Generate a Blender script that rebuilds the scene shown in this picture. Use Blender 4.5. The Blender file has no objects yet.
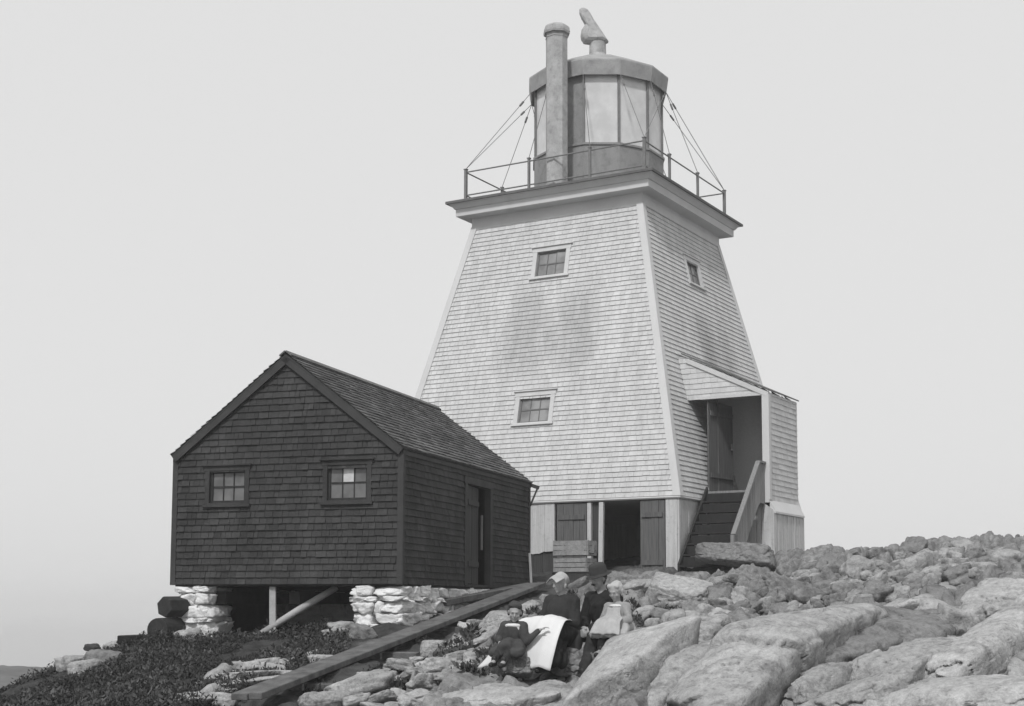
import bpy, math, random
import numpy as np
from mathutils import Vector, Matrix
R = math.radians
rng = random.Random(7)
nrng = np.random.default_rng(11)
scene = bpy.context.scene
col = scene.collection

# ------------------------------------------------------------------ view geometry (metres; camera at the origin)
F, PITCH, ROLL = 1434.484, 0.1, 0.003
PYC = 609.311 - F*math.tan(PITCH)
def at(px, py, Y):
    c, s = math.cos(ROLL), math.sin(ROLL)
    u2, v2 = px-512, py-PYC
    u, v = u2*c+v2*s, -u2*s+v2*c
    d = (u/F, 1.0, -v/F)
    c, s = math.cos(PITCH), math.sin(PITCH)
    d = Vector((d[0], d[1]*c-d[2]*s, d[1]*s+d[2]*c))
    return d*(Y/d.y)

# ------------------------------------------------------------------ materials
def nodes(m):
    m.use_nodes = True
    nt = m.node_tree
    return nt, nt.nodes['Principled BSDF'], nt.links.new
def grey(v): return (v, v, v, 1)
def tex_noise(nt, link, scale, detail=4, rough=.55, vec=None, stretch=None):
    n = nt.nodes.new('ShaderNodeTexNoise')
    n.inputs['Scale'].default_value = scale; n.inputs['Detail'].default_value = detail; n.inputs['Roughness'].default_value = rough
    tc = nt.nodes.new('ShaderNodeTexCoord'); src = tc.outputs['Object']
    if stretch:
        mp = nt.nodes.new('ShaderNodeMapping'); mp.inputs['Scale'].default_value = stretch
        link(src, mp.inputs['Vector']); src = mp.outputs['Vector']
    link(src, n.inputs['Vector'])
    return n
def ramp(nt, link, fac, stops):
    r = nt.nodes.new('ShaderNodeValToRGB')
    e = r.color_ramp.elements
    e[0].position, e[0].color = stops[0][0], grey(stops[0][1])
    e[1].position, e[1].color = stops[1][0], grey(stops[1][1])
    for p, v in stops[2:]:
        k = e.new(p); k.color = grey(v)
    link(fac, r.inputs['Fac'])
    return r
def mul(nt, link, a, b, fac=1.0, mode='MULTIPLY'):
    m = nt.nodes.new('ShaderNodeMix'); m.data_type = 'RGBA'; m.blend_type = mode
    m.inputs['Factor'].default_value = fac
    link(a, m.inputs[6]); link(b, m.inputs[7])
    return m.outputs[2]
def mat(name, base, var=.25, scale=3.0, rough=.85, bump=.0, bscale=40, stretch=None, tint=0.0, spots=None, fine=.0, fscale=60, spec=.25):
    """grey surface with broad and fine mottling, an optional tint attribute per shingle/leaf and bump"""
    m = bpy.data.materials.new(name)
    nt, bs, link = nodes(m)
    bs.inputs['Roughness'].default_value = rough
    bs.inputs['Specular IOR Level'].default_value = spec
    n = tex_noise(nt, link, scale, 6, .6, stretch=stretch)
    r = ramp(nt, link, n.outputs['Fac'], [(.28, base*(1-var)), (.72, base*(1+var*.7))])
    c = r.outputs['Color']
    if fine:
        f = tex_noise(nt, link, fscale, 3, .7)
        fr = ramp(nt, link, f.outputs['Fac'], [(.3, 1-fine), (.7, 1.0)])
        c = mul(nt, link, c, fr.outputs['Color'])
    if tint:
        a = nt.nodes.new('ShaderNodeAttribute'); a.attribute_name = 'tint'
        ar = ramp(nt, link, a.outputs['Fac'], [(0, 1-tint), (1, 1.0)])
        c = mul(nt, link, c, ar.outputs['Color'])
    if spots:
        sc_, lo, hi, val = spots
        s = tex_noise(nt, link, sc_, 5, .65)
        sr = ramp(nt, link, s.outputs['Fac'], [(lo, 1.0), (hi, val)])
        c = mul(nt, link, c, sr.outputs['Color'])
    link(c, bs.inputs['Base Color'])
    if bump:
        b = nt.nodes.new('ShaderNodeBump'); b.inputs['Strength'].default_value = bump; b.inputs['Distance'].default_value = .02
        bn = tex_noise(nt, link, bscale, 6, .65, stretch=stretch)
        link(bn.outputs['Fac'], b.inputs['Height']); link(b.outputs['Normal'], bs.inputs['Normal'])
    return m

M = {}
def rock_mat(name, base, lich):
    m = mat(name, base, .3, 1.7, .93, 0, 28, fine=.34, fscale=60, spots=(3.0, .50, .66, lich))
    nt = m.node_tree; link = nt.links.new; bs = nt.nodes['Principled BSDF']
    src = bs.inputs['Base Color'].links[0].from_socket
    s = tex_noise(nt, link, 15, 4, .7); sr = ramp(nt, link, s.outputs['Fac'], [(.56, 1.0), (.66, .6)])      # dark lichen specks
    s2 = tex_noise(nt, link, 9, 5, .7, stretch=(1.6, .5, 2.2)); sr2 = ramp(nt, link, s2.outputs['Fac'], [(.35, .78), (.6, 1.08)])
    link(mul(nt, link, mul(nt, link, src, sr.outputs['Color']), sr2.outputs['Color']), bs.inputs['Base Color'])
    b1 = nt.nodes.new('ShaderNodeBump'); b1.inputs['Strength'].default_value = 1.0; b1.inputs['Distance'].default_value = .045
    n1 = tex_noise(nt, link, 6.5, 9, .68); link(n1.outputs['Fac'], b1.inputs['Height'])
    b2 = nt.nodes.new('ShaderNodeBump'); b2.inputs['Strength'].default_value = .3; b2.inputs['Distance'].default_value = .02
    v = nt.nodes.new('ShaderNodeTexVoronoi'); v.feature = 'DISTANCE_TO_EDGE'; v.inputs['Scale'].default_value = 3.2
    tc = nt.nodes.new('ShaderNodeTexCoord'); dn = tex_noise(nt, link, 3, 4); ad = nt.nodes.new('ShaderNodeVectorMath'); ad.operation = 'MULTIPLY_ADD'
    link(dn.outputs['Color'], ad.inputs[0]); ad.inputs[1].default_value = (.5, .5, .5); link(tc.outputs['Object'], ad.inputs[2]); link(ad.outputs[0], v.inputs['Vector'])
    vr = ramp(nt, link, v.outputs['Distance'], [(0, 0), (.045, 1)]); link(vr.outputs['Color'], b2.inputs['Height'])
    link(b1.outputs['Normal'], b2.inputs['Normal']); link(b2.outputs['Normal'], bs.inputs['Normal'])
    return m
def tower_shingle_mat():
    m = mat('white_painted_shingle', .62, .08, 1.1, .8, .25, 90, (1, 1, .35), tint=.10, fine=.12, fscale=25)
    nt = m.node_tree; link = nt.links.new; bs = nt.nodes['Principled BSDF']
    src = bs.inputs['Base Color'].links[0].from_socket
    tc = nt.nodes.new('ShaderNodeTexCoord'); sx = nt.nodes.new('ShaderNodeSeparateXYZ'); link(tc.outputs['Object'], sx.inputs[0])
    dn = tex_noise(nt, link, 1.6, 6, .7, stretch=(2.2, 2.2, .5))
    stn = tex_noise(nt, link, 1.0, 6, .65, stretch=(5, 5, .28)); sr_ = ramp(nt, link, stn.outputs['Fac'], [(.32, .84), (.62, 1.0)])
    src = mul(nt, link, src, sr_.outputs['Color'])
    def blob(axis, c0, zc, w, h, amt, prev):
        # worn patches where old marks were painted over: elliptic stain with a ragged edge
        def sc(sock, c, s):
            a = nt.nodes.new('ShaderNodeMath'); a.operation = 'SUBTRACT'; link(sock, a.inputs[0]); a.inputs[1].default_value = c
            b = nt.nodes.new('ShaderNodeMath'); b.operation = 'DIVIDE'; link(a.outputs[0], b.inputs[0]); b.inputs[1].default_value = s
            c_ = nt.nodes.new('ShaderNodeMath'); c_.operation = 'POWER'; 
            ab = nt.nodes.new('ShaderNodeMath'); ab.operation = 'ABSOLUTE'; link(b.outputs[0], ab.inputs[0])
            link(ab.outputs[0], c_.inputs[0]); c_.inputs[1].default_value = 2.0
            return c_.outputs[0]
        q1 = sc(sx.outputs[axis], c0, w); q2 = sc(sx.outputs['Z'], zc, h)
        ad = nt.nodes.new('ShaderNodeMath'); link(q1, ad.inputs[0]); link(q2, ad.inputs[1])
        ns = nt.nodes.new('ShaderNodeMath'); ns.operation = 'MULTIPLY_ADD'; link(dn.outputs['Fac'], ns.inputs[0]); ns.inputs[1].default_value = 1.6; link(ad.outputs[0], ns.inputs[2])
        rr = ramp(nt, link, ns.outputs[0], [(.55, 1-amt), (1.0, 1.0)])
        mr = nt.nodes.new('ShaderNodeMapRange'); mr.inputs['From Min'].default_value = 0; mr.inputs['From Max'].default_value = 3.0
        link(ns.outputs[0], mr.inputs['Value']); link(mr.outputs[0], rr.inputs['Fac'])
        rr.color_ramp.elements[0].position = .22; rr.color_ramp.elements[1].position = .75
        return mul(nt, link, prev, rr.outputs['Color'])
    m['axis'] = 0
    return m, src, blob, link, bs
def make_tower_mats():
    m, src, blob, link, bs = tower_shingle_mat(); m.name = 'white_shingle_front'
    c = blob('X', -.35, 6.2, .66, 1.05, .26, src); c = blob('X', .85, 6.25, .62, .95, .26, c)
    link(c, bs.inputs['Base Color']); M['tower_front'] = m
    m, src, blob, link, bs = tower_shingle_mat(); m.name = 'white_shingle_side'
    c = blob('Y', -.1, 6.0, .55, .95, .36, src); c = blob('Y', 1.0, 6.0, .5, .8, .28, c)
    link(c, bs.inputs['Base Color']); M['tower_side'] = m
make_tower_mats()
M['white_wood'] = mat('white_painted_wood', .56, .08, 2.0, .7, .12, 60, (1, 1, .2), fine=.08)
M['white_board'] = mat('weathered_white_board', .55, .2, 5, .85, .25, 60, (4, 4, .25), fine=.15, spots=(9, .55, .75, .72))
M['porch_shingle'] = mat('porch_shingle_white', .60, .1, 1.3, .8, .25, 90, (1, 1, .35), tint=.12, fine=.12, fscale=25)
M['grey_board'] = mat('grey_weathered_board', .13, .35, 6, .9, .3, 60, (6, 6, .3), fine=.2)
M['bal_board'] = mat('balustrade_board', .30, .3, 5, .9, .3, 60, (9, 9, .25), fine=.3, tint=.35)
M['shade_step'] = mat('shade_toned_step_board', .03, .35, 6, .9, .3, 60, (6, 6, .3), fine=.2)  # stair shadow put into the colour: boards darkened to look shaded
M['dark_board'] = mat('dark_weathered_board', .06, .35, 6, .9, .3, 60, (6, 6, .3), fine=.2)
M['stair_board'] = mat('stair_grey_board', .26, .35, 7, .9, .3, 60, (6, 6, .3), fine=.25)
M['shed_shingle'] = mat('dark_stained_shingle', .062, .4, 1.8, .85, .3, 80, (1, 1, .4), tint=.34, fine=.3, fscale=22)
M['shed_trim'] = mat('dark_trim_board', .052, .25, 4, .8, .2, 60, fine=.15)
M['roof_shingle'] = mat('weathered_roof_shingle', .20, .4, 2.2, .9, .3, 80, tint=.5, fine=.35, fscale=18)
M['sash'] = mat('grey_sash_paint', .14, .2, 6, .7)
M['frame_white'] = mat('window_frame_white', .55, .1, 4, .7, fine=.1)
def glass_mat(name, base, rough=.08, v=.3):
    m = bpy.data.materials.new(name); nt, bs, link = nodes(m)
    n = tex_noise(nt, link, 2.5, 3); r = ramp(nt, link, n.outputs['Fac'], [(.35, base*(1-v)), (.65, base*(1+v))])
    link(r.outputs['Color'], bs.inputs['Base Color']); bs.inputs['Roughness'].default_value = rough
    b = nt.nodes.new('ShaderNodeBump'); b.inputs['Strength'].default_value = .05
    w = tex_noise(nt, link, 5, 2); link(w.outputs['Fac'], b.inputs['Height']); link(b.outputs['Normal'], bs.inputs['Normal'])
    return m
M['pane_dark'] = glass_mat('window_glass_dark', .10)
M['pane_grey'] = glass_mat('window_glass_curtained', .22)
M['pane_shed'] = glass_mat('window_glass_shed', .13, .15)
M['pane_white'] = glass_mat('window_glass_papered', .62, .3)
M['lantern_pane'] = glass_mat('lantern_glass', .56, .12, .10)
M['lantern_iron'] = mat('lantern_painted_iron', .27, .2, 3, .7, .15, 40, (1,1,.3), fine=.2, spots=(5, .5, .75, .65))  # lantern iron lightened in the colour to imitate haze
M['lantern_roof'] = mat('lantern_roof_iron', .36, .2, 3, .7, .15, 40, fine=.25, spots=(5, .5, .75, .72))  # roof tone also raised for a hazy look
M['chimney_iron'] = mat('chimney_sheet_iron', .44, .25, 4, .7, .25, 30, fine=.3, spots=(7, .5, .75, .62))  # haze put into the colour here too, paler than bare iron
M['rail_iron'] = mat('railing_iron', .17, .2, 8, .6)
M['wire'] = mat('wire_steel', .15, .1, 8, .5)
M['cornice'] = mat('cornice_white_paint', .56, .1, 1.5, .7, .1, 40, fine=.1)
M['deck_edge'] = mat('deck_dark_edge', .12, .3, 5, .8)
M['granite'] = rock_mat('granite_rock', .43, .6)
M['granite_pale'] = rock_mat('pale_granite_rock', .50, .7)
M['granite_grey'] = rock_mat('lichened_granite_rock', .26, .55)
M['masonry'] = mat('limewashed_stone', .80, .12, 5, .9, .7, 35, fine=.2, tint=.14)
M['rough_timber'] = mat('weathered_timber', .14, .5, 5, .9, .5, 45, fine=.3)
M['pale_pole'] = mat('peeled_pole', .42, .2, 6, .8, .3, 40, fine=.2)
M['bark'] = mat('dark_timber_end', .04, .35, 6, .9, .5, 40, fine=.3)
M['crate_wood'] = mat('weathered_crate_slat', .34, .35, 8, .9, .35, 50, fine=.3)
M['leaf'] = mat('heather_leaf', .07, .3, 1.5, .8, tint=.85)
M['sprig'] = mat('heather_sprig', .11, .3, 1.5, .8, tint=.8)
M['grass'] = mat('dry_grass', .10, .3, 1.5, .8, tint=.7)
M['skin'] = mat('skin', .30, .08, 14, .6, spec=.3)
M['hair_dark'] = mat('dark_hair', .04, .3, 50, .6, .4, 120)
M['hair_fair'] = mat('fair_hair', .40, .2, 45, .6, .4, 120)
M['wool_dark'] = mat('dark_wool', .035, .25, 9, .95, .25, 110, fine=.25)
M['wool_black'] = mat('black_wool', .022, .25, 9, .95, .25, 110, fine=.25)
M['trouser'] = mat('dark_trouser_cloth', .045, .3, 9, .95, .25, 110, fine=.25)
M['dress_dark'] = mat('dark_grey_dress', .06, .25, 9, .95, .25, 110, fine=.2)
M['apron'] = mat('white_linen', .62, .05, 6, .9, .15, 90)
M['dress_pale'] = mat('pale_striped_dress', .33, .22, 10, .9, .25, 80, fine=.25)
M['leather'] = mat('black_leather', .02, .2, 9, .5, .1, 80)
M['felt'] = mat('dark_felt', .04, .2, 9, .9, .2, 110)
M['cloth_pale'] = mat('pale_bonnet_cloth', .36, .15, 10, .9, .2, 80)
M['apron_skirt'] = mat('pinafore_cloth', .36, .2, 10, .9, .2, 80)

# ------------------------------------------------------------------ mesh collector
class MB:
    def __init__(s): s.v, s.f, s.t, s.mi = [], [], [], []
    def add(s, vs, fs, tint=.5, mi=0):
        o = len(s.v); s.v.extend([tuple(p) for p in vs])
        for f in fs: s.f.append(tuple(i+o for i in f)); s.t.append(tint); s.mi.append(mi)
    def box(s, x0, x1, y0, y1, z0, z1, tint=.5, mi=0):
        vs = [(x, y, z) for x in (x0, x1) for y in (y0, y1) for z in (z0, z1)]
        s.add(vs, [(0,1,3,2), (4,6,7,5), (0,4,5,1), (2,3,7,6), (0,2,6,4), (1,5,7,3)], tint, mi)
    def obox(s, o, a, b, c, tint=.5, mi=0):
        """box on corner o with edge vectors a, b, c"""
        o, a, b, c = Vector(o), Vector(a), Vector(b), Vector(c)
        if a.cross(b).dot(c) < 0: a, b = b, a
        vs = [o+a*i+b*j+c*k for i in (0,1) for j in (0,1) for k in (0,1)]
        s.add(vs, [(0,1,3,2), (4,6,7,5), (0,4,5,1), (2,3,7,6), (0,2,6,4), (1,5,7,3)], tint, mi)
    def bar(s, p, q, w, h=None, up=(0,0,1), tint=.5):
        """rectangular bar centred on the line p-q"""
        p, q = Vector(p), Vector(q); h = h or w
        d = (q-p); n = d.normalized(); u = Vector(up)
        sd = n.cross(u)
        if sd.length < 1e-4: sd = n.cross(Vector((1, 0, 0)))
        sd.normalize(); u = sd.cross(n)
        s.obox(p-sd*w/2-u*h/2, d, sd*w, u*h, tint)
    def tube(s, pts, r, n=8, caps=True, tint=.5):
        pts = [Vector(p) for p in pts]; rs = r if isinstance(r, (list, tuple)) else [r]*len(pts)
        o = len(s.v); prev = None
        for i, p in enumerate(pts):
            d = (pts[min(i+1, len(pts)-1)]-pts[max(i-1, 0)]).normalized()
            a = d.orthogonal().normalized() if prev is None else (prev-d*prev.dot(d)).normalized()
            prev = a; b = d.cross(a)
            for k in range(n):
                t = 2*math.pi*k/n
                s.v.append(tuple(p+(a*math.cos(t)+b*math.sin(t))*rs[i]))
        for i in range(len(pts)-1):
            for k in range(n):
                k2 = (k+1) % n
                s.f.append((o+i*n+k, o+i*n+k2, o+(i+1)*n+k2, o+(i+1)*n+k)); s.t.append(tint); s.mi.append(0)
        if caps:
            s.f.append(tuple(o+k for k in reversed(range(n)))); s.t.append(tint); s.mi.append(0)
            e = o+(len(pts)-1)*n
            s.f.append(tuple(e+k for k in range(n))); s.t.append(tint); s.mi.append(0)
    def lathe(s, prof, c=(0,0), n=24, phase=0, caps=True, tint=.5):
        o = len(s.v)
        for (r, z) in prof:
            for k in range(n):
                t = phase+2*math.pi*k/n
                s.v.append((c[0]+r*math.cos(t), c[1]+r*math.sin(t), z))
        for i in range(len(prof)-1):
            for k in range(n):
                k2 = (k+1) % n
                s.f.append((o+i*n+k, o+i*n+k2, o+(i+1)*n+k2, o+(i+1)*n+k)); s.t.append(tint); s.mi.append(0)
        if caps:
            s.f.append(tuple(o+k for k in reversed(range(n)))); s.t.append(tint); s.mi.append(0)
            e = o+(len(prof)-1)*n
            s.f.append(tuple(e+k for k in range(n))); s.t.append(tint); s.mi.append(0)
    def prism(s, poly, off, d, tint=.5):
        """poly: 3-D loop, extruded by vector d"""
        n = len(poly); d = Vector(d); P = [Vector(p) for p in poly]
        nrm = Vector((0,0,0))
        for i in range(n): nrm += P[i].cross(P[(i+1) % n])
        if nrm.dot(d) > 0: P = P[::-1]
        vs = P+[p+d for p in P]
        s.add(vs, [tuple(range(n)), tuple(reversed(range(n, 2*n)))]+[((i+1) % n, i, n+i, n+(i+1) % n) for i in range(n)], tint)
    def build(s, name, material, parent=None, loc=None, smooth=False, bevel=0):
        me = bpy.data.meshes.new(name); me.from_pydata(s.v, [], s.f)
        mats = material if isinstance(material, (list, tuple)) else [material]
        for m in mats: me.materials.append(m)
        a = me.attributes.new('tint', 'FLOAT', 'FACE'); a.data.foreach_set('value', s.t)
        me.polygons.foreach_set('material_index', s.mi)
        if smooth: me.polygons.foreach_set('use_smooth', [True]*len(me.polygons))
        me.update()
        o = bpy.data.objects.new(name, me); col.objects.link(o)
        if parent is not None: o.parent = parent
        if loc is not None: o.location = loc
        if bevel:
            b = o.modifiers.new('bevel', 'BEVEL'); b.width = bevel; b.segments = 1; b.limit_method = 'ANGLE'
        return o
def tag(o, label=None, cat=None, group=None, kind=None):
    if label: o['label'] = label
    if cat: o['category'] = cat
    if group: o['group'] = group
    if kind: o['kind'] = kind
    return o
def empty(name, loc, rz=0):
    o = bpy.data.objects.new(name, None); col.objects.link(o); o.location = loc; o.rotation_euler.z = rz
    o.empty_display_size = .3
    return o

# ------------------------------------------------------------------ numpy noise
def _hash(ix, iy, iz, seed=0):
    n = (ix.astype(np.int64)*374761393 + iy.astype(np.int64)*668265263 + iz.astype(np.int64)*2147483647 + seed*144269) & 0x7fffffff
    n = ((n ^ (n >> 13))*1274126177) & 0x7fffffff
    n = ((n ^ (n >> 15))*1911520717) & 0x7fffffff
    return ((n ^ (n >> 16)) & 0xffff)/65535.0
def noise3(x, y, z, seed=0):
    ix, iy, iz = np.floor(x), np.floor(y), np.floor(z)
    fx, fy, fz = x-ix, y-iy, z-iz
    w = lambda t: t*t*t*(t*(t*6-15)+10)
    fx, fy, fz = w(fx), w(fy), w(fz)
    r = 0
    for a in (0, 1):
        for b in (0, 1):
            for c in (0, 1):
                r = r+_hash(ix+a, iy+b, iz+c, seed)*(fx if a else 1-fx)*(fy if b else 1-fy)*(fz if c else 1-fz)
    return r*2-1
def fbm(x, y, z, oct=4, seed=0, gain=.5):
    r = 0; a = 1.0
    for k in range(oct):
        r = r+a*noise3(x, y, z, seed+k); x, y, z = x*2.03, y*2.03, z*2.03; a *= gain
    return r

# ------------------------------------------------------------------ terrain
CP = [  # picture column, row, distance -> height of the bare ground
 (70,672,21.5),(110,652,22.5),(150,648,23),(200,641,22.8),(275,637,22.3),(340,632,22.2),(375,627,21.8),(120,690,18.5),(160,706,15),(60,700,19.5),
 (250,672,18.3),(330,655,18.6),
 (560,585,27.5),(620,580,28.2),(683,574,28.8),(720,568,29.3),(770,562,30),(804,557,31),
 (420,655,17.4),(470,645,17.4),(400,690,15.5),(470,690,15.8),(520,690,16.4),(520,664,16.0),(560,654,16.5),(600,652,16.7),(640,642,17.3),
 (600,700,15.6),(640,706,14.9),(560,706,15.2),(690,640,18.4),(660,606,22.5),(700,600,23),(640,592,24.8),(740,580,26.5),
 (760,606,22.5),(820,590,23),(850,620,19.6),(780,640,17.8),(760,700,14.4),(860,690,14.6),(860,655,17),(940,690,14),(1010,690,13.4),(950,640,17.2),(1015,640,16.4),
 (900,600,21.4),(960,590,21.4),(1015,590,20.4),(860,553,26.6),(930,544,26.4),(1000,537,26),(1023,534,26),
]
_c = []
for px, py, Y in CP:
    p = at(px, py, Y); _c.append((p.x, p.y, p.z))
_c += [(5.2,35,1.2),(3,38,.7),(-2,36,-.1),(-5.5,30,-1.2),(-4,26.5,-.6),(-9,24,-2.2),(-11,20,-3.0),(-9,15,-2.4),(-7,11,-1.9),(-3,11,-1.35),(0,11,-1.2),(4,10,-1.15),(7,10,-1.0),
       (0,4,-1.55),(-6,3,-1.9),(6,3,-1.5),(0,-4,-1.8),(12,12,-.7),(12,20,.8),(13,28,1.45),(10,34,1.0),(8,38,.2),(0,43,-2.5),(12,40,-1),(-8,38,-5),(-14,30,-7),(-16,20,-6.5),(-14,8,-4.5),(20,30,1),(20,10,0),(0,60,-13),(20,60,-12),(-25,50,-16),(-26,25,-15),(-25,5,-11),(28,45,-6)]
_A, _B = at(247, 706, 15.3), at(537, 590, 26.2)
for t in (0, .15, .3, .45, .6, .75, .9, 1):
    q = _A.lerp(_B, t); _c.append((q.x, q.y, q.z-.03)); _c.append((q.x+.6, q.y-.15, q.z-.06)); _c.append((q.x-.6, q.y+.15, q.z-.04))
_c = np.array(_c)
def _tps(r2): return np.where(r2 > 1e-9, r2*np.log(r2+1e-12), 0)
def _fit():
    P = _c[:, :2]; n = len(P)
    K_ = _tps(((P[:, None]-P[None])**2).sum(-1))+np.eye(n)*.6
    Q = np.hstack([np.ones((n, 1)), P]); A = np.zeros((n+3, n+3))
    A[:n, :n] = K_; A[:n, n:] = Q; A[n:, :n] = Q.T
    return np.linalg.solve(A, np.concatenate([_c[:, 2], [0, 0, 0]]))
_w = _fit()
def base_h(x, y):
    x = np.atleast_1d(np.asarray(x, float)); y = np.atleast_1d(np.asarray(y, float)); sh = x.shape
    x, y = x.ravel(), y.ravel(); out = np.empty(x.shape)
    for i in range(0, len(x), 40000):
        xx, yy = x[i:i+40000], y[i:i+40000]
        r2 = (xx[:, None]-_c[None, :, 0])**2+(yy[:, None]-_c[None, :, 1])**2
        out[i:i+40000] = _tps(r2)@_w[:-3]+_w[-3]+_w[-2]*xx+_w[-1]*yy
    return out.reshape(sh)
def hb(x, y): return float(base_h(x, y)[0])
RUB_A, RUB_B = at(168, 706, 15.0), at(352, 640, 19.6)
RAMP_A, RAMP_B = at(247, 706, 15.3), at(537, 590, 26.2)
def sstep(a, b, t):
    t = np.clip((t-a)/(b-a), 0, 1); return t*t*(3-2*t)
def rockiness(x, y):
    """1 on bare rock right of the slipway, 0 in the heather on the left"""
    dx, dy = RAMP_B.x-RAMP_A.x, RAMP_B.y-RAMP_A.y
    L = math.hypot(dx, dy)
    s = ((x-RAMP_A.x)*dy-(y-RAMP_A.y)*dx)/L      # positive right of the slipway
    k = sstep(.2, .75, s+.2*noise3(x*1.3, y*1.3, x*0, 5))
    ex_, ey_ = RUB_B.x-RUB_A.x, RUB_B.y-RUB_A.y
    s2 = ((x-RUB_A.x)*ey_-(y-RUB_A.y)*ex_)/math.hypot(ex_, ey_)
    k = np.maximum(k, .55*sstep(-.05, .25, s2+.15*noise3(x*2, y*2, x*0, 6))*(1-np.exp(-(s/.45)**2)))
    # trodden level ground close to the tower
    return k*(1-.75*np.exp(-(((x-3.4)/3.8)**2+((y-31.5)/3.0)**2)**2))
def cells(x, y, size, ang, asp, seed):
    """jittered-cell blocks: returns F1-F2 edge distance, id noise, local offsets"""
    c, s = math.cos(ang), math.sin(ang)
    u, v = (x*c+y*s)/size, (-x*s+y*c)/size/asp
    iu, iv = np.floor(u), np.floor(v)
    d1 = np.full(u.shape, 9.); d2 = np.full(u.shape, 9.); h = np.zeros(u.shape); tu = np.zeros(u.shape); tv = np.zeros(u.shape)
    for a in (-1, 0, 1):
        for b in (-1, 0, 1):
            cu, cv = iu+a, iv+b; z = cu*0
            pu = cu+.15+.7*_hash(cu, cv, z, seed); pv = cv+.15+.7*_hash(cu, cv, z+1, seed)
            d = np.hypot(u-pu, v-pv)
            near = d < d1
            d2 = np.where(near, d1, np.minimum(d2, d))
            h = np.where(near, _hash(cu, cv, z+2, seed), h)
            tu = np.where(near, (u-pu)*(_hash(cu, cv, z+3, seed)-.5), tu); tv = np.where(near, (v-pv)*(_hash(cu, cv, z+4, seed)-.5), tv)
            d1 = np.where(near, d, d1)
    return d2-d1, h, tu, tv
def ground_h(x, y):
    b = base_h(x, y); k = rockiness(x, y)
    z = x*0
    wx = x+.22*fbm(x*.9, y*.9, z, 3, 21); wy = y+.22*fbm(x*.9, y*.9, z, 3, 31)
    e1, h1, a1, b1 = cells(wx, wy, 1.15, R(-20), 2.1, 3)
    e2, h2, a2, b2 = cells(wx+3+.10*fbm(x*3, y*3, z, 2, 77), wy+.1*fbm(x*3, y*3, z, 2, 78), .36, R(-24), 1.75, 9)
    lump = sstep(19.5, 22.5, y+.35*(x-3))*sstep(-1, 2, x)           # jumbled zone higher on the slope
    r = (h1-.5)*.26+(a1+b1)*.30-.20*(1-sstep(0, .16, e1))
    r += ((h2-.5)*.10+(a2+b2)*.16-.075*(1-sstep(0, .2, e2)))*(1-lump)+lump*((h2-.5)*.16+(a2+b2)*.22+.13*sstep(0, .38, e2)-.10)
    e3, h3, a3, b3 = cells(wx-5, wy+2, .15, R(-30), 1.5, 19)
    r += (.35+.65*lump)*((h3-.5)*.04+(a3+b3)*.05-.022*(1-sstep(0, .22, e3)))
    r += .05*fbm(x*3.1, y*3.1, z, 4, 41)
    z_ = None
    g = .06*fbm(x*1.4, y*1.4, z, 4, 51)+.02*fbm(x*7, y*7, z, 2, 61)
    return np.maximum(b+k*r+(1-k)*g, -15.5)
def ground_at(px, py, y0=9.0, y1=40.0, lift=0.0):
    """first point of bare ground along a line of sight"""
    Ys = np.linspace(y0, y1, 1200); d = at(px, py, 1.0)
    hz = base_h(d.x*Ys, Ys)+lift
    under = np.nonzero(d.z*Ys <= hz)[0]
    Y = Ys[under[0]] if len(under) else y1
    return Vector((d.x*Y, Y, d.z*Y))
def gh(x, y): return float(ground_h(np.array([x]), np.array([y]))[0])

def build_ground():
    uu = np.concatenate([np.linspace(-1.6, -.42, 60), np.linspace(-.415, .415, 640), np.linspace(.42, 1.6, 60)])
    yy = np.concatenate([np.linspace(-8, 10, 50), 10.2*np.exp(np.linspace(0, math.log(34/10.2), 800)), np.linspace(34.4, 75, 50)])
    U, Yg = np.meshgrid(uu, yy); X = U*np.maximum(Yg, 9)
    Z = ground_h(X, Yg)
    n, m = X.shape
    me = bpy.data.meshes.new('ground')
    me.vertices.add(n*m); me.vertices.foreach_set('co', np.stack([X, Yg, Z], -1).astype(np.float32).ravel())
    i = np.arange((n-1)*(m-1)); r, c = i//(m-1), i % (m-1)
    q = np.stack([r*m+c, r*m+c+1, (r+1)*m+c+1, (r+1)*m+c], -1).astype(np.int32)
    me.loops.add(q.size); me.loops.foreach_set('vertex_index', q.ravel())
    me.polygons.add(len(q)); me.polygons.foreach_set('loop_start', np.arange(0, q.size, 4, dtype=np.int32))
    me.polygons.foreach_set('use_smooth', np.ones(len(q), bool))
    me.update(calc_edges=True); me.validate()
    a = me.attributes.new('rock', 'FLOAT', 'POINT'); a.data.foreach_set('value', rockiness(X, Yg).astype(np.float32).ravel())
    mt = rock_mat('rocky_ground', .30, .55)
    nt = mt.node_tree; link = nt.links.new; bs = nt.nodes['Principled BSDF']
    src = bs.inputs['Base Color'].links[0].from_socket
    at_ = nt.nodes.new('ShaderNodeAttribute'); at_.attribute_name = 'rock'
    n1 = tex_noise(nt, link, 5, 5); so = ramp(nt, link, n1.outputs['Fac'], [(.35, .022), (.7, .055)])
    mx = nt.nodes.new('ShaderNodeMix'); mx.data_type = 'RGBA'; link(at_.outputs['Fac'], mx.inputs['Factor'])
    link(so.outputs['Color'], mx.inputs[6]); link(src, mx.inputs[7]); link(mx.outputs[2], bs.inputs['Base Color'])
    me.materials.append(mt)
    o = bpy.data.objects.new('ground', me); col.objects.link(o); o['kind'] = 'structure'
build_ground()

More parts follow.
